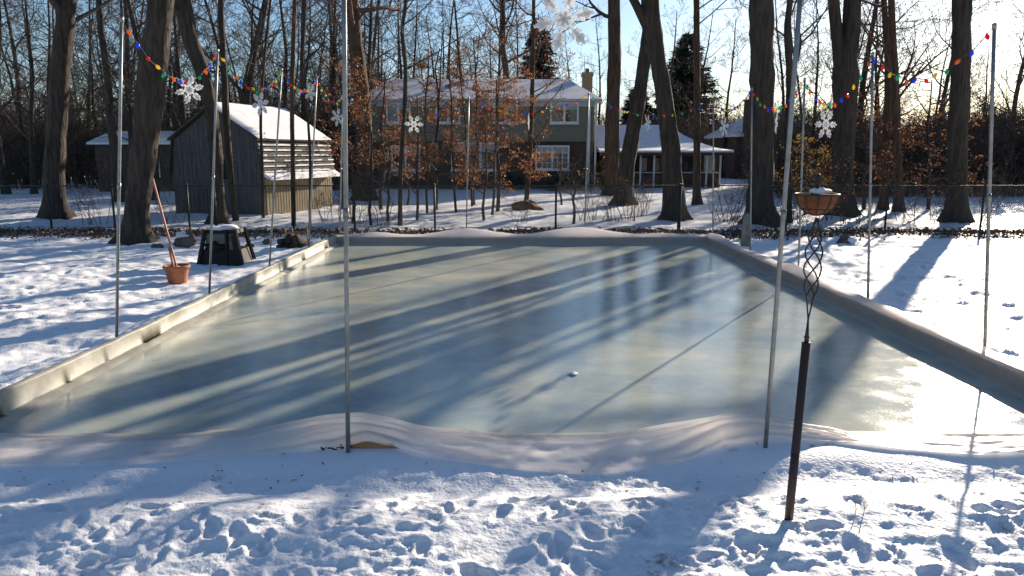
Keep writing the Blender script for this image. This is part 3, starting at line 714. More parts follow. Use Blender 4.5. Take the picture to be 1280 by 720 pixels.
# ------------------------------------------------------------------ background woods: individual bare trees
variants=[]
for k in range(7):
    rr=random.Random(900+k); H=rr.uniform(14,19); b=Vector((0,0,-.1)); pts=[b]; d=Vector((rr.gauss(0,.05),rr.gauss(0,.05),1)); r0=rr.uniform(.16,.28)
    for i in range(9):
        d=(d+Vector((rr.gauss(0,.07),rr.gauss(0,.07),.15))).normalized(); pts.append(pts[-1]+d*H/9)
    rad=[r0*(1-.85*i/9)*(1.35 if i==0 else 1) for i in range(10)]
    tr=MB(); tr.tube(pts,rad,9); cb=MB(); limbs_on(cb,rr,pts,rad,3.2,19,6.0,4,(5,5,3),None,.10,.010)
    variants.append((tr,cb))
proto=[]
def woods(x,y,label,group,k,s,mtw='twig'):
    root=thing('bare_tree',(x,y,gz(x,y)),label,'tree',group)
    tr,cb=variants[k]
    if len(proto)<=k or proto[k] is None:
        while len(proto)<=k: proto.append(None)
        a=tr.build('trunk',M['bark'],None,True,None); c=cb.build('crown',M['twig'],None,True,None); proto[k]=(a.data,c.data); a.parent=root; c.parent=root
    else:
        for nm,me in zip(('trunk','crown'),proto[k]):
            o=bpy.data.objects.new(nm,me); COL.objects.link(o); o.parent=root
    root.scale=(s,s,s*rng.uniform(.9,1.1)); root.rotation_euler=(0,0,rng.uniform(0,2*PI))
wr=random.Random(44)
def scatter(px0,px1,Y0,Y1,n,label,group):
    for i in range(n):
        px=px0+(px1-px0)*(i+wr.random())/n; Y=wr.uniform(Y0,Y1); woods((px-640)/F*Y*.983,Y,label,group,wr.randrange(7),wr.uniform(.75,1.1))
scatter(-20,300,34,80,30,'bare tree in the dense woods behind the grey shed and far left','woods behind the shed')
scatter(300,470,40,85,24,'bare tree in the dense woods between the shed and the house','woods between shed and house')
scatter(465,650,58,90,18,'bare tree in the woods rising behind the left half of the house roof','woods behind the house')
scatter(650,760,72,100,3,'small distant bare tree right of the conifer behind the house roof','distant trees by the chimney')
scatter(780,945,66,95,5,'distant bare tree behind the low snowy roof','trees behind the low roof')
scatter(960,1120,50,90,9,'bare tree in the woods behind the hanging basket','woods behind the basket')
scatter(1130,1300,48,85,5,'bare tree in the woods at the far right','woods at the far right')
def thicket(name,a0,a1,Y0,Y1,n,h,label,lf,nl,seed):
    rr=random.Random(seed); mb=MB(); lb=MB(); tips=[]
    for i in range(n):
        px=rr.uniform(a0,a1); Y=rr.uniform(Y0,Y1); x=(px-640)/F*Y*.983; g=gz(x,Y); H=h*rr.uniform(.5,1.15)*(.8+.7*float(vn(x*.25,Y*.1,6)+.3))
        p=Vector((x,Y,g-.05)); t=p+Vector((rr.gauss(0,.5),rr.gauss(0,.3),H)); m=p.lerp(t,.5)+Vector((rr.gauss(0,.2),0,0)); mb.tube([p,m,t],[.035,.024,.01],3,False)
        for j in range(9):
            q=p.lerp(t,rr.uniform(.1,.95)); e=q+Vector((rr.gauss(0,.7),rr.gauss(0,.4),rr.uniform(.1,1.1))); mb.tube([q,q.lerp(e,.5)+Vector((0,0,.08)),e],[.018,.013,.008],3,False); tips.append(e)
            for k in range(3):
                q2=q.lerp(e,rr.uniform(.3,1)); e2=q2+Vector((rr.gauss(0,.35),rr.gauss(0,.2),rr.uniform(-.05,.5))); mb.tube([q2,e2],[.011,.006],3,False); tips.append(e2)
    if nl: leaf_quads(lb,rr,tips,nl,.075,.15,1)
    mb.v+=lb.v and [] ; root=thing(name,(0,Y0,0),label,'undergrowth',None,'stuff'); mb.build('stems',M['twig'],root)
    if nl: lb.build('leaves',M[lf],root,False)
thicket('undergrowth',-60,470,46,70,1500,5.5,'dark tangled undergrowth of the woods behind the shed','deadleaf',9000,1)
thicket('undergrowth',950,1400,38,54,1700,4.0,'brown tangled undergrowth behind the fence at right','deadleaf',14000,2)
thicket('undergrowth',440,960,70,92,700,6,'grey tangled woodland edge behind the house roofs','deadleaf',2500,3)
# far-off wood reads as one mass
def far_wood():
    mb=MB(); rr=random.Random(77)
    for i in range(620):
        a=rr.uniform(-.86,.86); Y=rr.uniform(95,150); x=a*Y; g=gz(x,Y); H=rr.uniform(6,13)*(1 if a<-.15 else .62)
        p=Vector((x,Y,g)); t=p+Vector((rr.gauss(0,.6),0,H)); mb.tube([p,p.lerp(t,.5)+Vector((rr.gauss(0,.3),0,0)),t],[.2,.13,.03],4,False)
        for j in range(15):
            q=p.lerp(t,rr.uniform(.2,.95)); an=rr.uniform(0,2*PI); e=q+Vector((math.cos(an)*2.4,math.sin(an)*1.5,rr.uniform(.5,2.2)))*rr.uniform(.5,1)
            mb.tube([q,q.lerp(e,.5)+Vector((0,0,-.2)),e],[.06,.04,.02],3,False)
            for k2 in range(4):
                q2=q.lerp(e,rr.uniform(.3,1)); e2=q2+Vector((rr.gauss(0,.8),rr.gauss(0,.5),rr.uniform(.1,1.2))); mb.tube([q2,e2],[.03,.012],3,False)
    o=mb.build('distant_woods',M['twig'],None); tag(o,'thin grey line of distant bare woods beyond the houses','woods',None,'stuff')
far_wood()

# ------------------------------------------------------------------ leaf litter
def litter():
    mb=MB(); rr=random.Random(5)
    for i in range(11000):
        x=rr.uniform(-17,17); y=20.9+rr.gauss(0,.55)+.25*math.sin(x*.7)+.2*math.sin(x*1.9)
        z=gz(x,y)+rr.uniform(0,.16)*math.exp(-((y-20.75)/.35)**2)
        c=Vector((x,y,z+.03)); a=rv(rr).normalized(); b=rv(rr); b=(b-a*b.dot(a)).normalized(); s=rr.uniform(.03,.06)
        mb.poly([c-a*s,c+b*s*.6,c+a*s,c-b*s*.6])
    for i in range(2600):
        x=rr.uniform(-16,16); y=rr.uniform(21,34)
        c=Vector((x,y,gz(x,y)+.03)); a=rv(rr); a.z*=.2; a.normalize(); b=a.cross(Vector((0,0,1))).normalized(); s=rr.uniform(.03,.055)
        mb.poly([c-a*s,c+b*s*.6,c+a*s,c-b*s*.6])
    o=mb.build('leaf_litter',M['deadleaf'],None,False); tag(o,'brown dead leaves piled along the foot of the fence','leaves',None,'stuff')
    mb=MB()
    for i in range(260):
        if i%2: x=rr.uniform(-4,4.6); y=rr.gauss(4.85,.1)
        else: x=rr.uniform(-4,4.5); y=rr.uniform(2.3,4.9)
        if i%2==0 and rr.random()<.6: continue
        c=Vector((x,y,gz(x,y)+rr.uniform(.0,.03))); a=rv(rr); a.z*=.3; a.normalize(); b=a.cross(Vector((.1,0,1))).normalized(); s=rr.uniform(.006,.018)
        mb.poly([c-a*s,c+b*s*.5,c+a*s,c-b*s*.5])
    o=mb.build('leaf_scraps',M['deadleaf'],None,False); tag(o,'scattered brown leaf scraps on the near snow below the liner','leaves',None,'stuff')
litter()

# ------------------------------------------------------------------ chain link fence
FY=21.9
def fence(x0,x1,label,posts):
    root=thing('chain_link_fence',(x0,FY,0),label,'fence','chain link fence across the yard')
    zt=at_y(640,232,FY)[2]
    for px in posts:
        x=at_y(px,250,FY)[0]; g=gz(x,FY); mb=MB(); mb.tube([(x,FY+.03,g-.05),(x,FY+.03,zt+.02)],.032,8); mb.lathe((x,FY+.03,zt+.02),[(.036,0),(.034,.02),(.012,.045)],8); mb.build('post',M['fence'],root)
    mb=MB(); mb.tube([(x0,FY,zt),((x0+x1)/2,FY,zt-.01),(x1,FY,zt)],.021,6); mb.build('top_rail',M['fence'],root)
    mb=MB(); mb.tube([(x0,FY-.02,.1),(x1,FY-.02,.1)],.004,4); h=zt-.03
    s=.075; n=int((x1-x0)/s); z0=.06
    for i in range(n):
        x=x0+i*s
        for sg in (1,-1):
            pts=[]; k=int(h/s)
            # each wire climbs diagonally
            xa=x; xb=x+sg*(h-z0)
            if xb>x1: f=(x1-xa)/(xb-xa); xb=x1; zb=z0+(h-z0)*f
            elif xb<x0: f=(xa-x0)/(xa-xb); xb=x0; zb=z0+(h-z0)*f
            else: zb=h
            mb.tube([(xa,FY-.02+sg*.002,z0),(xb,FY-.02+sg*.002,zb)],.0034,3,False)
    mb.build('wire_mesh',M['fence'],root)
fence(-17.2,-8.9,'chain link fence section in front of the grey shed gable',[-60,60,140,234,267.0])
fence(-8.88,4.9,'chain link fence section in front of the house, middle of the yard',[268,365,442,543,695,849])
fence(4.92,17.4,'chain link fence section at the right behind the basket',[851,985,1110,1230,1350])

# ------------------------------------------------------------------ shed (gambrel)
def shed():
    o=Vector((-9.05,27.1,0)); a=R(17); u=Vector((-math.cos(a),math.sin(a),0)); v=Vector((math.sin(a),math.cos(a),0)); W=4.0; D=4.7
    P=lambda s,t,z: o+u*s+v*t+Vector((0,0,z))
    root=thing('shed',o,'grey gambrel shed with snowy roof and tan boarded side wall','shed')
    EZ=1.45; KZ=2.75; RZ=3.95
    prof=[(0,-.1),(0,EZ),(.16,KZ),(W/2,RZ),(W-.16,KZ),(W,EZ),(W,-.1)]
    # gable walls as thin slabs
    for t0 in (0,D-.08):
        mb=MB(); mb.prism([P(s,t0,z) for s,z in prof],v*.08)
        for k in range(int(W/.2)):
            s=.1+k*.2
            zt=np.interp(s,[0,.16,W/2,W-.16,W],[EZ,KZ,RZ,KZ,EZ])-.08
            if t0==0: 
                q=[P(s,-.014,0),P(s+.03,-.014,0),P(s+.03,-.002,0),P(s,-.002,0)]; mb.hexa(q,[Vector((c.x,c.y,zt)) for c in q])
        mb.build('gable_wall',M['barnwood'],root,False)
    mb=MB(); q=[P(0,-.03,2.32),P(W,-.03,2.32),P(W,-.002,2.32),P(0,-.002,2.32)]; mb.hexa(q,[c+Vector((0,0,.1)) for c in q]); mb.build('trim_board',M['barnwood'],root,False)
    for s0 in (0,W-.06):
        mb=MB(); mb.hexa([P(s0,.08,-.1),P(s0+.06,.08,-.1),P(s0+.06,D-.08,-.1),P(s0,D-.08,-.1)],[P(s0,.08,EZ),P(s0+.06,.08,EZ),P(s0+.06,D-.08,EZ),P(s0,D-.08,EZ)])
        if s0==0:
            for k in range(26):
                t=.1+k*.178; q=[P(-.018,t,0),P(-.002,t,0),P(-.002,t+.13,0),P(-.018,t+.13,0)]; mb.hexa(q,[c+Vector((0,0,EZ-.05)) for c in q])
        mb.build('side_wall',M['barntan'],root,False)
    # window
    wn=MB(); q=[P(1.45,-.03,1.3),P(1.83,-.03,1.3),P(1.83,-.004,1.3),P(1.45,-.004,1.3)]; wn.hexa(q,[c+Vector((0,0,.75)) for c in q]); w=wn.build('window',M['dark'],root,False)
    fm=MB()
    for s0,s1,z0,z1 in ((1.39,1.45,1.24,2.11),(1.83,1.89,1.24,2.11),(1.45,1.83,1.24,1.3),(1.45,1.83,2.05,2.11)):
        q=[P(s0,-.045,z0),P(s1,-.045,z0),P(s1,-.003,z0),P(s0,-.003,z0)]; fm.hexa(q,[c+Vector((0,0,z1-z0)) for c in q])
    fm.build('frame',M['barnwood'],w,False)
    # lower steep roofs: overlapping shingle courses, each holding a ledge of snow
    mb=MB(); ledges=[]; n=7
    for side in (0,1):
        for k in range(n):
            f0=k/n; f1=(k+1)/n; s0=-.10+(.26)*f0; s1=-.10+(.26)*f1; z0=EZ-.05+(KZ-EZ+.05)*f0; z1=EZ-.05+(KZ-EZ+.05)*f1
            S=(lambda s: s) if side==0 else (lambda s: W-s)
            lo=[P(S(s0-.05),-.12,z0),P(S(s0),-.12,z0),P(S(s0),D+.12,z0),P(S(s0-.05),D+.12,z0)]
            hi=[P(S(s1-.02),-.12,z1),P(S(s1),-.12,z1),P(S(s1),D+.12,z1),P(S(s1-.02),D+.12,z1)]
            mb.hexa(lo,hi)
            if side==0:
                sn=MB(); ledges.append(sn)
                for j in range(44):
                    t0=-.1+j*.112; th=.035+.05*max(0,float(vn(t0*3,k*7.3,3))+.25)
                    if vn(t0*2.2+9,k*3.1,8)<-.22: th=.008
                    q=[P(s1-.085,t0,z1-.02),P(s1-.02,t0,z1-.02),P(s1-.02,t0+.113,z1-.02),P(s1-.085,t0+.113,z1-.02)]; sn.hexa(q,[c+Vector((0,0,th)) for c in q])
    lr=mb.build('lower_roof',M['shingle'],root,False); [q.build('snow_ledge',M['roofsnow'],lr,False) for q in ledges]
    # eave snow strip
    mb=MB(); m=50
    for j in range(m):
        t0=-.12+(D+.24)*j/m; t1=-.12+(D+.24)*(j+1)/m; zz=EZ+.0+.03*float(vn(t0*2,0,4))
        mb.hexa([P(-.42,t0,EZ-.16),P(-.08,t0,EZ-.02),P(-.08,t1,EZ-.02),P(-.42,t1,EZ-.16)],[P(-.42,t0,zz-.07),P(-.10,t0,zz+.10),P(-.10,t1,zz+.10),P(-.42,t1,zz-.07)])
    mb.build('eave_snow',M['roofsnow'],root,False)
    # upper roof deck + snow
    mb=MB()
    for side in (0,1):
        S=(lambda s: s) if side==0 else (lambda s: W-s)
        lo=[P(S(.02),-.2,KZ-.03),P(S(W/2),-.2,RZ+.02),P(S(W/2),D+.2,RZ+.02),P(S(.02),D+.2,KZ-.03)]; mb.hexa(lo,[c+Vector((0,0,.06)) for c in lo])
    ur=mb.build('upper_roof',M['shingle'],root,False)
    for side in (0,1):
        S=(lambda s: s) if side==0 else (lambda s: W-s)
        n1,n2=14,40; X=np.zeros((n1,n2));Y=X.copy();Z=X.copy()
        for i in range(n1):
            for j in range(n2):
                f=i/(n1-1); t=-.17+(D+.34)*j/(n2-1); s=.0+(W/2)*f; edge=min(1,i/1.5)*min(1,j/1.5,(n2-1-j)/1.5)
                p=P(S(s),t,KZ+.02+(RZ-KZ+.02)*f+.02+.10*edge+.04*float(fbm(f*3,t*.8,3,side+2))); X[i,j],Y[i,j],Z[i,j]=p-root.location
        sob=np_grid('roof_snow',X,Y,Z,M['roofsnow']); sob.parent=ur
shed()
def outbuilding(x0p,x1p,Y,eave,ridge,wallm,label,name='outbuilding',D=5,ybase=0,overh=.3):
    x0=at_y(x0p,200,Y)[0]; x1=at_y(x1p,200,Y)[0]; ze=at_y(640,eave,Y)[2]; zr=at_y(640,ridge,Y+D/2)[2]
    root=thing(name,((x0+x1)/2,Y,0),label,'building')
    mb=MB(); mb.box(x0,x1,Y,Y+D,-.1,ze); mb.prism([(x0,Y,ze),(x0,Y+D,ze),(x0,Y+D/2,zr-.12)],(x1-x0,0,0)); mb.build('wall',M[wallm],root,False)
    rf=MB()
    for s in (0,1):
        y0=Y-overh if s==0 else Y+D+overh; ym=Y+D/2
        lo=[(x0-overh,y0,ze-.12),(x1+overh,y0,ze-.12),(x1+overh,ym,zr-.06),(x0-overh,ym,zr-.06)]; rf.hexa(lo,[(a,b,c+.12) for a,b,c in lo])
    ro=rf.build('roof',M['roofsnow'],root,False)
    w=MB(); xm=x0+(x1-x0)*.6; w.box(xm,xm+1,Y-.05,Y-.003,.9,1.9); wo=w.build('window',M['glass'],root,False)
    f=MB(); 
    for a,b,c,d in ((xm-.08,xm,.82,1.98),(xm+1,xm+1.08,.82,1.98),(xm,xm+1,.82,.9),(xm,xm+1,1.9,1.98)): f.box(a,b,Y-.07,Y-.002,c,d)
    f.build('frame',M['white'],wo,False)
    return root
outbuilding(120,214,44,178,165,'brickdark','brown outbuilding with snowy roof behind the thick leaning trunk at far left')

# ------------------------------------------------------------------ main house
def win(root,x0,x1,z0,z1,Y,n=2,bay=0,cur=True,grid=0):
    w=MB(); w.box(x0,x1,Y-bay-.03,Y-bay-.006 if not bay else Y-.002,z0,z1); wo=w.build('window',M['glass'],root,False)
    f=MB(); t=.11; yf=Y-bay
    for a,b,c,d in ((x0-t,x0,z0-t,z1+t),(x1,x1+t,z0-t,z1+t),(x0,x1,z0-t,z0),(x0,x1,z1,z1+t)): f.box(a,b,yf-.09,yf-.004,c,d)
    for k in range(1,n):
        xm=x0+(x1-x0)*k/n; f.box(xm-.07,xm+.07,yf-.08,yf-.034,z0,z1)
    f.build('frame',M['white'],wo,False)
    if grid:
        g=MB()
        for k in range(1,grid*n):
            if k%grid: xm=x0+(x1-x0)*k/(grid*n); g.box(xm-.02,xm+.02,yf-.06,yf-.034,z0,z1)
        for k in range(1,4): zz=z0+(z1-z0)*k/4; g.box(x0,x1,yf-.058,yf-.036,zz-.018,zz+.018)
        g.build('muntins',M['white'],wo,False)
    if cur:
        c=MB(); c.box(x0+.02,x1-.02,yf-.0335,yf-.031,z1-(z1-z0)*.32,z1); c.build('blind',M['curtain'],wo,False)
    s=MB(); s.box(x0-.16,x1+.16,yf-.14,yf-.095,z0-t-.07,z0-t); s.build('sill',M['white'],wo,False)
def house():
    Y=47.0; X=lambda px: at_y(px,200,Y)[0]; Zp=lambda py: at_y(640,py,Y)[2]
    x0,x1=X(462),X(741); ze=Zp(124); zm=Zp(177); D=11.0
    root=thing('house',((x0+x1)/2,Y,0),'two-storey olive green and brown brick house with thin snow on its roof','house')
    mb=MB(); mb.box(x0,x1,Y+.12,Y+D,-.1,zm); mb.build('ground_floor_wall',M['brick'],root,False)
    mb=MB(); mb.box(x0-.05,x1+.05,Y-.08,Y+D,zm+.002,ze)
    k=zm+.15
    while k<ze-.1: mb.box(x0-.05,x1+.05,Y-.095,Y-.082,k,k+.02); k+=.19
    mb.build('upper_wall',M['siding'],root,False)
    zr=at_y(640,99,Y+D/2)[2]; e=.45; rx0=x0+.4; rx1=x1-1.2
    A=(x0-e,Y-e,ze); B=(x1+e,Y-e,ze); C_=(x1+e,Y+D+e,ze); D_=(x0-e,Y+D+e,ze); E_=(rx0,Y+D/2,zr); G=(rx1,Y+D/2,zr)
    rf=MB(); rf.v=[A,B,C_,D_,E_,G]+[(p[0],p[1],ze-.16) for p in (A,B,C_,D_)]; rf.f=[(0,1,5,4),(1,2,5),(2,3,4,5),(3,0,4),(6,7,1,0),(7,8,2,1),(8,9,3,2),(9,6,0,3),(9,8,7,6)]
    ro=rf.build('roof',M['thinsnow'],root,False)
    g=MB(); g.box(x0-e,x1+e,Y-e-.14,Y-e-.005,ze-.15,ze-.02); g.build('gutter',M['gutter'],ro,False)
    f=MB(); f.box(x0-.05,x1+.05,Y-.12,Y-.097,ze-.45,ze-.165); f.build('frieze_board',M['gutter'],root,False)
    # chimney
    cx0,cx1=X(738),X(751); c=MB(); zc=Zp(84)+.3; c.box(cx0,cx1,Y+D/2+.3,Y+D/2+1.3,ze-.6,zc-.25); c.box(cx0-.06,cx1+.06,Y+D/2+.24,Y+D/2+1.36,zc-.25,zc)
    ch=c.build('chimney',M['chimney'],root,False); q=MB(); q.lathe(((cx0+cx1)/2,Y+D/2+.8,zc),[(.16,0),(.14,.3)],10); q.build('flue',M['chimney'],ch)
    q=MB(); q.tube([(cx0+.1,Y+D/2+.5,zc),(cx0+.1,Y+D/2+.5,zc+1.1)],.02,5); q.build('antenna',M['iron'],ch)
    for px in (735.5,743.5):
        d=MB(); xx=X(px); d.box(xx-.06,xx+.06,Y-.24,Y-.12,.1,ze-.2); d.build('downspout',M['white'],root,False)
    Yf=Y-.08
    win(root,X(689),X(720),Zp(152),Zp(130),Yf); win(root,X(619),X(645),Zp(152),Zp(130),Yf); win(root,X(548),X(574),Zp(152),Zp(130),Yf); win(root,X(487),X(513),Zp(152),Zp(130),Yf)
    Yg=Y+.12
    win(root,X(671),X(709),Zp(210),Zp(184),Yg,2,.35,True,3); win(root,X(566),X(618),Zp(211),Zp(180),Yg,3); win(root,X(491),X(523),Zp(211),Zp(184),Yg,2)
    d=MB(); d.box(X(720),X(729),Yg-.06,Yg-.003,.05,2.1); do=d.build('door',M['brickdark'],root,False); h=MB(); h.lathe((X(727.5),Yg-.07,1.0),[(.02,-.03),(.04,0),(.02,.03)],8); h.build('handle',M['steel'],do)
house()
def sunroom():
    Y=48.5; X=lambda px: at_y(px,200,Y)[0]; Zp=lambda py: at_y(640,py,Y)[2]
    x0,x1=X(752),X(902); ze=Zp(188); D=11; zr=at_y(640,156,Y+4.6)[2]
    root=thing('low_building',((x0+x1)/2,Y,0),'low brown building with bright snowy hipped roof and white posts','building')
    mb=MB(); mb.box(x0,x1,Y+1.2,Y+D,-.1,ze-.12); mb.build('wall',M['brickdark'],root,False)
    # curved (bell-cast) hipped roof
    prof=[(0,0),(.25,.10),(.5,.30),(.75,.60),(1,1)]; rf=MB(); e=.6
    def ring(f,z):
        ins=5.2*f; return [(x0-.2,Y-e+ins,z),(x1+e-ins*.62,Y-e+ins,z),(x1+e-ins*.62,Y+D+e-ins,z),(x0-.2,Y+D+e-ins,z)]
    k=0; rf.v+=ring(0,ze-.12)
    for f,h in prof: rf.v+=ring(f,ze+(zr-ze)*h)
    for i in range(len(prof)):
        for j in range(4): rf.f.append((i*4+j,i*4+(j+1)%4,(i+1)*4+(j+1)%4,(i+1)*4+j))
    rf.f.append(tuple(len(prof)*4+j for j in range(4))); rf.f.append((3,2,1,0)); rf.build('roof',M['roofsnow'],root,False)
    fa=MB(); fa.box(x0-.2,x1+e-.05,Y-e+.03,Y-e+.09,ze-.32,ze-.125); fa.build('fascia',M['brickdark'],root,False)
    for px in (768,801,818,851,884,901):
        p=MB(); xx=X(px); p.box(xx-.055,xx+.055,Y+.0,Y+.11,.0,ze-.125); p.build('post',M['white'],root,False)
    b=MB(); b.box(x0,x1,Y+.02,Y+.10,.95,1.02); b.build('rail',M['gutter'],root,False)
    b=MB(); b.box(x0,x1,Y+.12,Y+.3,-.1,.93); b.build('low_wall',M['brickdark'],root,False)
    for a,b2 in ((770,799),(803,816),(820,849),(853,882)): 
        w=MB(); w.box(X(a),X(b2),Y+1.14,Y+1.19,1.05,ze-.5); w.build('window',M['glass'],root,False)
    w=MB(); w.box(X(886),X(900),Y+1.15,Y+1.195,.4,ze-.3); w.build('pale_panel',M['curtain'],root,False)
sunroom()
def far_house():
    Y=64.0; X=lambda px: at_y(px,200,Y)[0]; Zp=lambda py: at_y(640,py,Y)[2]
    x0,x1=X(918),X(1018); ze=Zp(168); zr=at_y(640,141,Y+4)[2]
    root=thing('far_house',((x0+x1)/2,Y,0),'distant brown house with grey snowy roof behind the leaning near pole','house')
    mb=MB(); mb.box(x0,x1,Y,Y+8,-.1,ze); mb.build('wall',M['brickdark'],root,False)
    e=.5; rf=MB(); A=(x0-e,Y-e,ze-.0);B=(x1+e,Y-e,ze);C_=(x1+e,Y+8+e,ze);D_=(x0-e,Y+8+e,ze);E_=(X(955),Y+4,zr);G=(X(992),Y+4,zr)
    rf.v=[A,B,C_,D_,E_,G]+[(p[0],p[1],ze-.2) for p in (A,B,C_,D_)]; rf.f=[(0,1,5,4),(1,2,5),(2,3,4,5),(3,0,4),(6,7,1,0),(7,8,2,1),(8,9,3,2),(9,6,0,3),(9,8,7,6)]
    rf.build('roof',M['thinsnow'],root,False)
    c=MB(); c.box(X(926),X(940),Y-.9,Y-.02,-.1,Zp(127)); c.box(X(925),X(941),Y-.96,Y+.02,Zp(127),Zp(125)); c.build('chimney',M['brickdark'],root,False)
    for a,b2 in ((962,974),(992,1004)): win(root,X(a),X(b2),Zp(186),Zp(174),Y,1); 
    for a,b2 in ((962,974),(992,1004)): win(root,X(a),X(b2),Zp(212),Zp(200),Y,1)
far_house()

# ------------------------------------------------------------------ yard objects
def at_ground(px,py): 
    p=on_z(px,py,.02); return Vector((p[0],p[1],gz(p[0],p[1])))
# terracotta pot
c=at_ground(222,349); s=c.y/F*1.0
pot=thing('plant_pot',c,'terracotta plant pot standing in the snow at left','pot')
mb=MB(); ro=16*s; mb.lathe(c,[(ro*.68,-.03),(ro*.70,0),(ro*.86,.20),(ro*.9,.245),(ro,.25),(ro*1.02,.30),(ro*.97,.31),(ro*.88,.30),(ro*.86,.24),(0.0,.24)],28); mb.build('bowl',M['terracotta'],pot)
mb=MB(); mb.lathe(c,[(ro*.84,.245),(ro*.5,.27),(.0,.285)],20); mb.build('soil',M['roofsnow'],pot)
def stick(bpx,tpx,label,bl=True):
    Y=c.y; b=Vector(at_y(*bpx,Y)); t=Vector(at_y(*tpx,Y)); b.z-=.08
    d=(t-b).normalized(); root=thing('hockey_stick',b,label,'hockey stick','sticks stored in the pot')
    x=Vector((0,1,0)); n=d.cross(x).normalized()
    mb=MB(); w=n*.016; h=x*.011; mb.hexa([b-w-h,b+w-h,b+w+h,b-w+h],[t-w-h,t+w-h,t+w+h,t-w+h]); mb.build('shaft',M['stickred'],root,False)
    if bl:
        e=t+Vector((-.10,.10,-.27)); mb=MB(); k=Vector((.03,0,.035)); y=Vector((0,.006,0)); mb.hexa([t-k-y,t-k+y,t+k*.6+y,t+k*.6-y],[e-k-y,e-k+y,e+k+y,e+k-y]); mb.build('blade',M['tape'],root,False)
    else:
        mb=MB(); mb.lathe(t,[(.02,-.03),(.03,0),(.02,.04),(0,.05)],8); mb.build('knob',M['tape'],root)
stick((221,331),(191,224),'long reddish wooden hockey stick leaning left out of the terracotta pot')
stick((217,331),(212,312),'short pale stick end poking out of the terracotta pot',False)
# black bin with open panels
def bin_():
    c=at_ground(277,328); s=c.y/F; root=thing('garden_bin',c,'black tapered plastic bin with snow on top and see-through panels','bin')
    w0,w1,h,d0,d1=27*s,19*s,43*s,.38,.26
    lo=[Vector((c.x+a*w0,c.y+b*d0+.3,c.z-.02)) for a,b in ((-1,-1),(1,-1),(1,1),(-1,1))]; hi=[Vector((c.x+a*w1,c.y+b*d1+.3,c.z+h)) for a,b in ((-1,-1),(1,-1),(1,1),(-1,1))]
    L=lambda i,f: lo[i].lerp(hi[i],f)
    f=MB(); 
    for i in range(4): f.tube([lo[i],hi[i]],[.055,.045],6)
    f.hexa([L(i,0) for i in range(4)],[L(i,.44) for i in range(4)])
    f.hexa([L(i,.9) for i in range(4)],[L(i,1.0) for i in range(4)])
    m0=lo[0].lerp(lo[1],.66); m1=hi[0].lerp(hi[1],.7); f.tube([m0,m1],.035,6)
    f.build('frame',M['blackplastic'],root,False)
    p=MB(); p.hexa([L(0,.37).lerp(L(2,.37),.06),L(1,.37).lerp(L(3,.37),.06),L(2,.37).lerp(L(0,.37),.3),L(3,.37).lerp(L(1,.37),.3)],[L(0,.89).lerp(L(2,.89),.06),L(1,.89).lerp(L(3,.89),.06),L(2,.89).lerp(L(0,.89),.3),L(3,.89).lerp(L(1,.89),.3)]); p.build('panel',M['clearplastic'],root,False)
    p=MB(); p.blob((c.x-.12,c.y+.02,c.z+.33),(.20,.10,.13),4,.4); p.build('leaf_sack',M['blackplastic'],root)
    sn=MB(); sn.blob((c.x,c.y+.3,c.z+h+.01),(w1*1.0,d1*1.0,.07),8,.25); sn.build('snow_cap',M['roofsnow'],root)
    lid=MB(); q=[Vector((c.x+w0*.80,c.y-.12,c.z)),Vector((c.x+w0*1.05,c.y-.12,c.z)),Vector((c.x+w0*1.05,c.y+.0,c.z)),Vector((c.x+w0*.80,c.y+.0,c.z))]; 
    lid.hexa(q,[v+Vector((-.13,.1,h*.85)) for v in q]); lid.build('leaning_flap',M['blackplastic'],root,False)
bin_()
def rock(px,py,rx,rz,label,mname='rock',name='rock',seed=1,snow=True,cat='rock',group='dark rocks in the left yard'):
    c=at_ground(px,py); s=c.y/F; root=thing(name,c,label,cat,group); mb=MB(); mb.blob((c.x,c.y,c.z+rz*s*.4),(rx*s,rx*s*.8,rz*s*.7),seed,.35,20,12); mb.build('stone',M[mname],root)
    if snow:
        m=MB(); m.blob((c.x-rx*s*.15,c.y-.05,c.z+rz*s*.95),(rx*s*.7,rx*s*.6,rz*s*.22),seed+3,.4); m.build('snow_cap',M['roofsnow'],root)
rock(232,306,11,15,'dark rounded rock with snow streak, left of the black bin',seed=3)
rock(196,309,7,5,'small flat dark rock near the foot of the thick leaning trunk',seed=5,snow=False)
rock(312,308,5,4,'small dark rock between the black bin and the log pile',seed=7,snow=False)
rock(333,303,5,5,'small dark rock just left of the log pile',seed=9,snow=False)
def logs():
    c=at_ground(368,310); s=c.y/F; root=thing('log_pile',c,'small pile of dark logs with a low rail, beside the left rink edge','log pile'); rr=random.Random(3)
    for i,(dx,dz) in enumerate(((-12,3),(-5,3),(3,3),(10,3),(16,2),(-8,9),(0,9),(7,8),(-3,14),(4,13))):
        m=MB(); p=Vector((c.x+dx*s,c.y,c.z+dz*s)); d=Vector((rr.gauss(.25,.2),.9,rr.gauss(0,.06)))*.28; m.tube([p-d,p,p+d],[3.6*s,4.0*s,3.5*s],9); m.build('log',M['bark'],root)
    m=MB(); z=c.z+17*s
    for dx in (-16,-7,12): m.tube([(c.x+dx*s,c.y+.35,c.z-.05),(c.x+dx*s,c.y+.35,c.z+23*s)],.018,6)
    m.tube([(c.x-16*s,c.y+.33,z),(c.x+14*s,c.y+.33,z+.02)],.022,6); m.build('rail',M['lumber'],root)
logs()
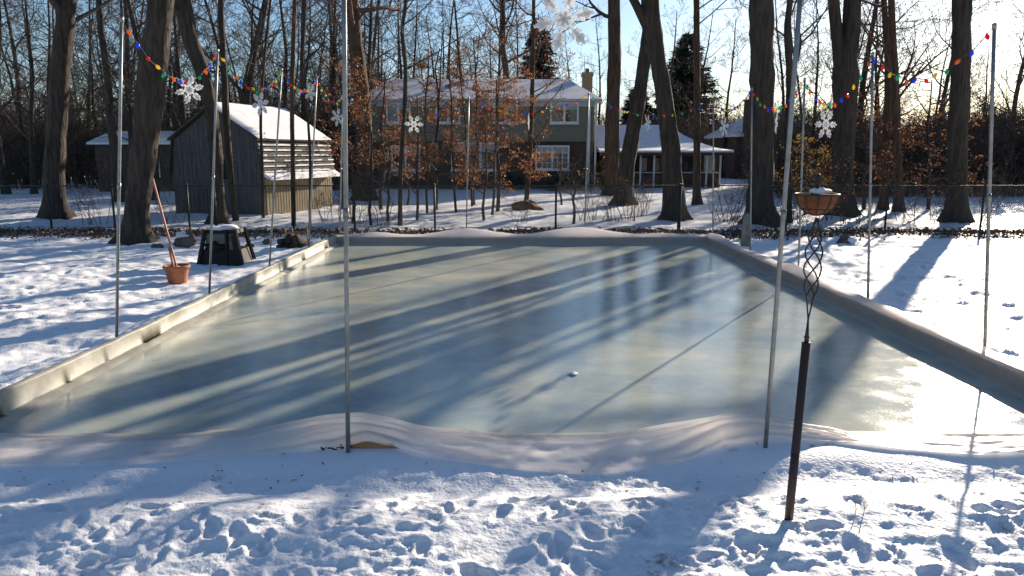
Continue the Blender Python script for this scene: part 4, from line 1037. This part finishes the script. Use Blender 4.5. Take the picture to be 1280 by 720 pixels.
# grey stone post and peaked rock at the right
c=at_ground(932,306); s=c.y/F; o=MB(); 
o.lathe(c,[(6.5*s,-.05),(6*s,.1),(5*s,20*s),(5.2*s,30*s),(4.6*s,36*s),(2.6*s,40*s),(0.01,41*s)],14); t=o.build('stone_post',M['greystone'],None,True,c); tag(t,'grey rounded stone post in front of the broadest trunk','stone post')
c=at_ground(1056,303); s=c.y/F; t=thing('peaked_rock',c,'dark pyramid shaped rock with snowy side right of the basket stand','rock')
o=MB(); rr=random.Random(2); base=[Vector((c.x+12*s*math.cos(a),c.y+10*s*math.sin(a),c.z-.03)) for a in (0.1,.9,1.8,2.6,3.3,4.2,5.2)]; ap=Vector((c.x-1*s,c.y,c.z+13*s))
o.v=[tuple(b) for b in base]+[tuple(b.lerp(ap,.5)+Vector((rr.gauss(0,.02),rr.gauss(0,.02),rr.gauss(.02,.02)))) for b in base]+[tuple(ap)]
n=7; o.f=[(i,(i+1)%n,n+(i+1)%n,n+i) for i in range(n)]+[(n+i,n+(i+1)%n,2*n) for i in range(n)]; o.build('stone',M['rock'],t,False)
o=MB(); o.poly([Vector(o2)*1 for o2 in (ap+Vector((0,-.01,.02)),c+Vector((10*s,-9*s,.05)),c+Vector((3*s,-10.5*s,.03)))]); 
o.v=[]; o.f=[]; o.blob(c+Vector((6*s,-4*s,3*s)),(6*s,4*s,5*s),5,.3); o.build('snow_cap',M['roofsnow'],t)
# snowy mound under the mound tree, stump-like
c=at_ground(660,262); s=c.y/F; o=MB(); o.blob((c.x,c.y+.15,c.z),(20*s,.5,11*s),6,.25,24,12); t=o.build('leaf_mound',M['deadleaf'],None,True,c); tag(t,'brown leafy mound in the snow at the foot of the orange leaved tree','mound')
# basket stand
c=at_ground(985,649); c=Vector((on_z(985,649,gz(1.5,4.05))[0],on_z(985,649,gz(1.5,4.05))[1],gz(1.5,4.05)))
def basket():
    Y=c.y; P=lambda px,py: Vector(at_y(px,py,Y)); s=Y/F
    root=thing('basket_stand',c,'dark garden stand with twisted wire stem and brown bowl basket in the near snow','plant stand')
    b=P(985,652); b.z-=.1; t=P(1008,428); m=MB(); m.tube([b,b.lerp(t,.45)],5.6*s,12); m.tube([b.lerp(t,.45)-Vector((0,0,.0)),b.lerp(t,.452),t],[6.3*s,5.6*s,5.6*s],12); m.build('post',M['post'],root)
    top=P(1021,272); neck=P(1010,402)
    m=MB(); m.tube([t,t.lerp(neck,.35),neck],[3.2*s,2.6*s,1.2*s],8); m.lathe(t.lerp(neck,.25),[(1.5*s,-.012),(4*s,0),(1.5*s,.012)],10); m.build('finial',M['iron'],root)
    for k in range(4):
        pts=[]
        for i in range(61):
            f=i/60; q=neck.lerp(top,f)
            rad=(10.5*s)*max(0,(math.sin(PI*min(1,max(0,(f-.02))/.98)**1.25))**.8 if f<.98 else .12)
            if f<.02: rad=.5*s
            a=k*PI/2+ (2.2*PI*max(0,f-.25)/.75 if f>.25 else 0)+.4
            pts.append(q+Vector((math.cos(a)*rad,math.sin(a)*rad,0)))
        m=MB(); m.tube(pts,1.05*s,6); m.build('wire',M['iron'],root)
    # bowl
    ct=P(1021.5,243); rb=25*s; m=MB(); prof=[(rb*math.cos(a),-rb*1.02*math.sin(a)) for a in [PI/2*k/9 for k in range(10)]][::-1]
    prof=[(max(.001,a),b_) for a,b_ in prof]; prof2=[(max(.001,a-.006),b_+.004) for a,b_ in prof][::-1]; m.lathe(ct,prof+prof2,28); bowl=m.build('bowl',M['coco'],root)
    m=MB()
    m.tube([ct+Vector((rb*1.02*math.cos(a),rb*1.02*math.sin(a),0)) for a in [2*PI*k/32 for k in range(33)]],1.5*s,6)
    for k in range(10):
        a0=2*PI*k/10; m.tube([ct+Vector((rb*1.03*math.cos(b_)*math.cos(a0),rb*1.03*math.cos(b_)*math.sin(a0),-rb*1.04*math.sin(b_))) for b_ in [PI/2*j/8 for j in range(9)]],.8*s,5)
    m.tube([ct+Vector((rb*.72*math.cos(a),rb*.72*math.sin(a),-rb*.72)) for a in [2*PI*k/32 for k in range(33)]],.8*s,5)
    m.build('wire_cage',M['iron'],bowl)
    m=MB(); m.lathe(ct,[(rb*.9,-.02),(rb*.6,-.008),(rb*.25,.012),(0.001,.02)],20); m.build('soil',M['soil'],bowl)
    m=MB(); m.blob(ct+Vector((.01,-.02,.012)),(.05,.04,.025),4,.3); m.build('snow_cap',M['roofsnow'],bowl)
    m=MB(); m.lathe(ct,[(.012,0),(.014,.05),(.024,.06),(.012,.08),(.02,.095),(.001,.115)],10); m.build('knob',M['iron'],bowl)
basket()
# dry stalk, lump of snow on the ice
c=at_ground(1064,672); t=thing('dry_stalk',c,'two bent golden dry grass stalks poking from the near snow at right','dry grass')
for (a,b,d) in ((0,-.01,.02),(.055,.0,-.03)):
    m=MB(); p=c+Vector((a,b,-.05)); m.tube([p,p+Vector((.01,0,.09)),p+Vector((.0,0,.13)),p+Vector((d*1.5,0,.155))],[.003,.003,.0025,.002],5)
    m.tube([p+Vector((.008,0,.08)),p+Vector((-d,0,.12))],.002,4); m.build('stalk',M['drygrass'],t)
p=on_z(716,468,ICE); m=MB(); m.blob((p[0],p[1],ICE+.008),(.04,.06,.012),5,.45); o=m.build('snow_clump',M['roofsnow'],None,True,p); tag(o,'tiny white snow clump lying alone on the open ice','snow clump')
# bits of dark bark beside the near left pole
p=Vector(on_z(420,561,.08)); t=thing('bark_scraps',p,'dark reddish scraps sticking up at the foot of the near left pole','scraps'); rr=random.Random(1)
for i in range(11):
    m=MB(); q=p+Vector((rr.uniform(-.11,.09),rr.uniform(-.03,.04),-.02)); d=Vector((rr.gauss(0,.05),rr.gauss(0,.03),rr.uniform(.025,.06))); m.tube([q,q+d*.6,q+d],[rr.uniform(.006,.013),.009,.004],5); m.build('scrap',M['barkwarm'],t)

# ------------------------------------------------------------------ light
az=math.atan2(ray(1238,190)[0],ray(1238,190)[1]); el=R(18)
sd=Vector((math.sin(az)*math.cos(el),math.cos(az)*math.cos(el),math.sin(el)))
sl=bpy.data.lights.new('sun','SUN'); sl.energy=5.0; sl.angle=R(.5); sl.color=(1,.86,.68); so=bpy.data.objects.new('sun',sl); COL.objects.link(so)
so.rotation_euler=sd.to_track_quat('Z','Y').to_euler()
w=bpy.data.worlds.new('World'); sc.world=w; w.use_nodes=True; nt=w.node_tree
sky=nt.nodes.new('ShaderNodeTexSky'); sky.sky_type='NISHITA'; sky.sun_disc=False; sky.sun_elevation=el; sky.sun_rotation=az
sky.dust_density=.4; sky.ozone_density=3.6; sky.air_density=1.0
nt.links.new(sky.outputs[0],nt.nodes['Background'].inputs[0]); nt.nodes['Background'].inputs[1].default_value=.068
vs=sc.view_settings; vs.view_transform='Standard'; vs.look='None'; vs.exposure=1.0; vs.gamma=1
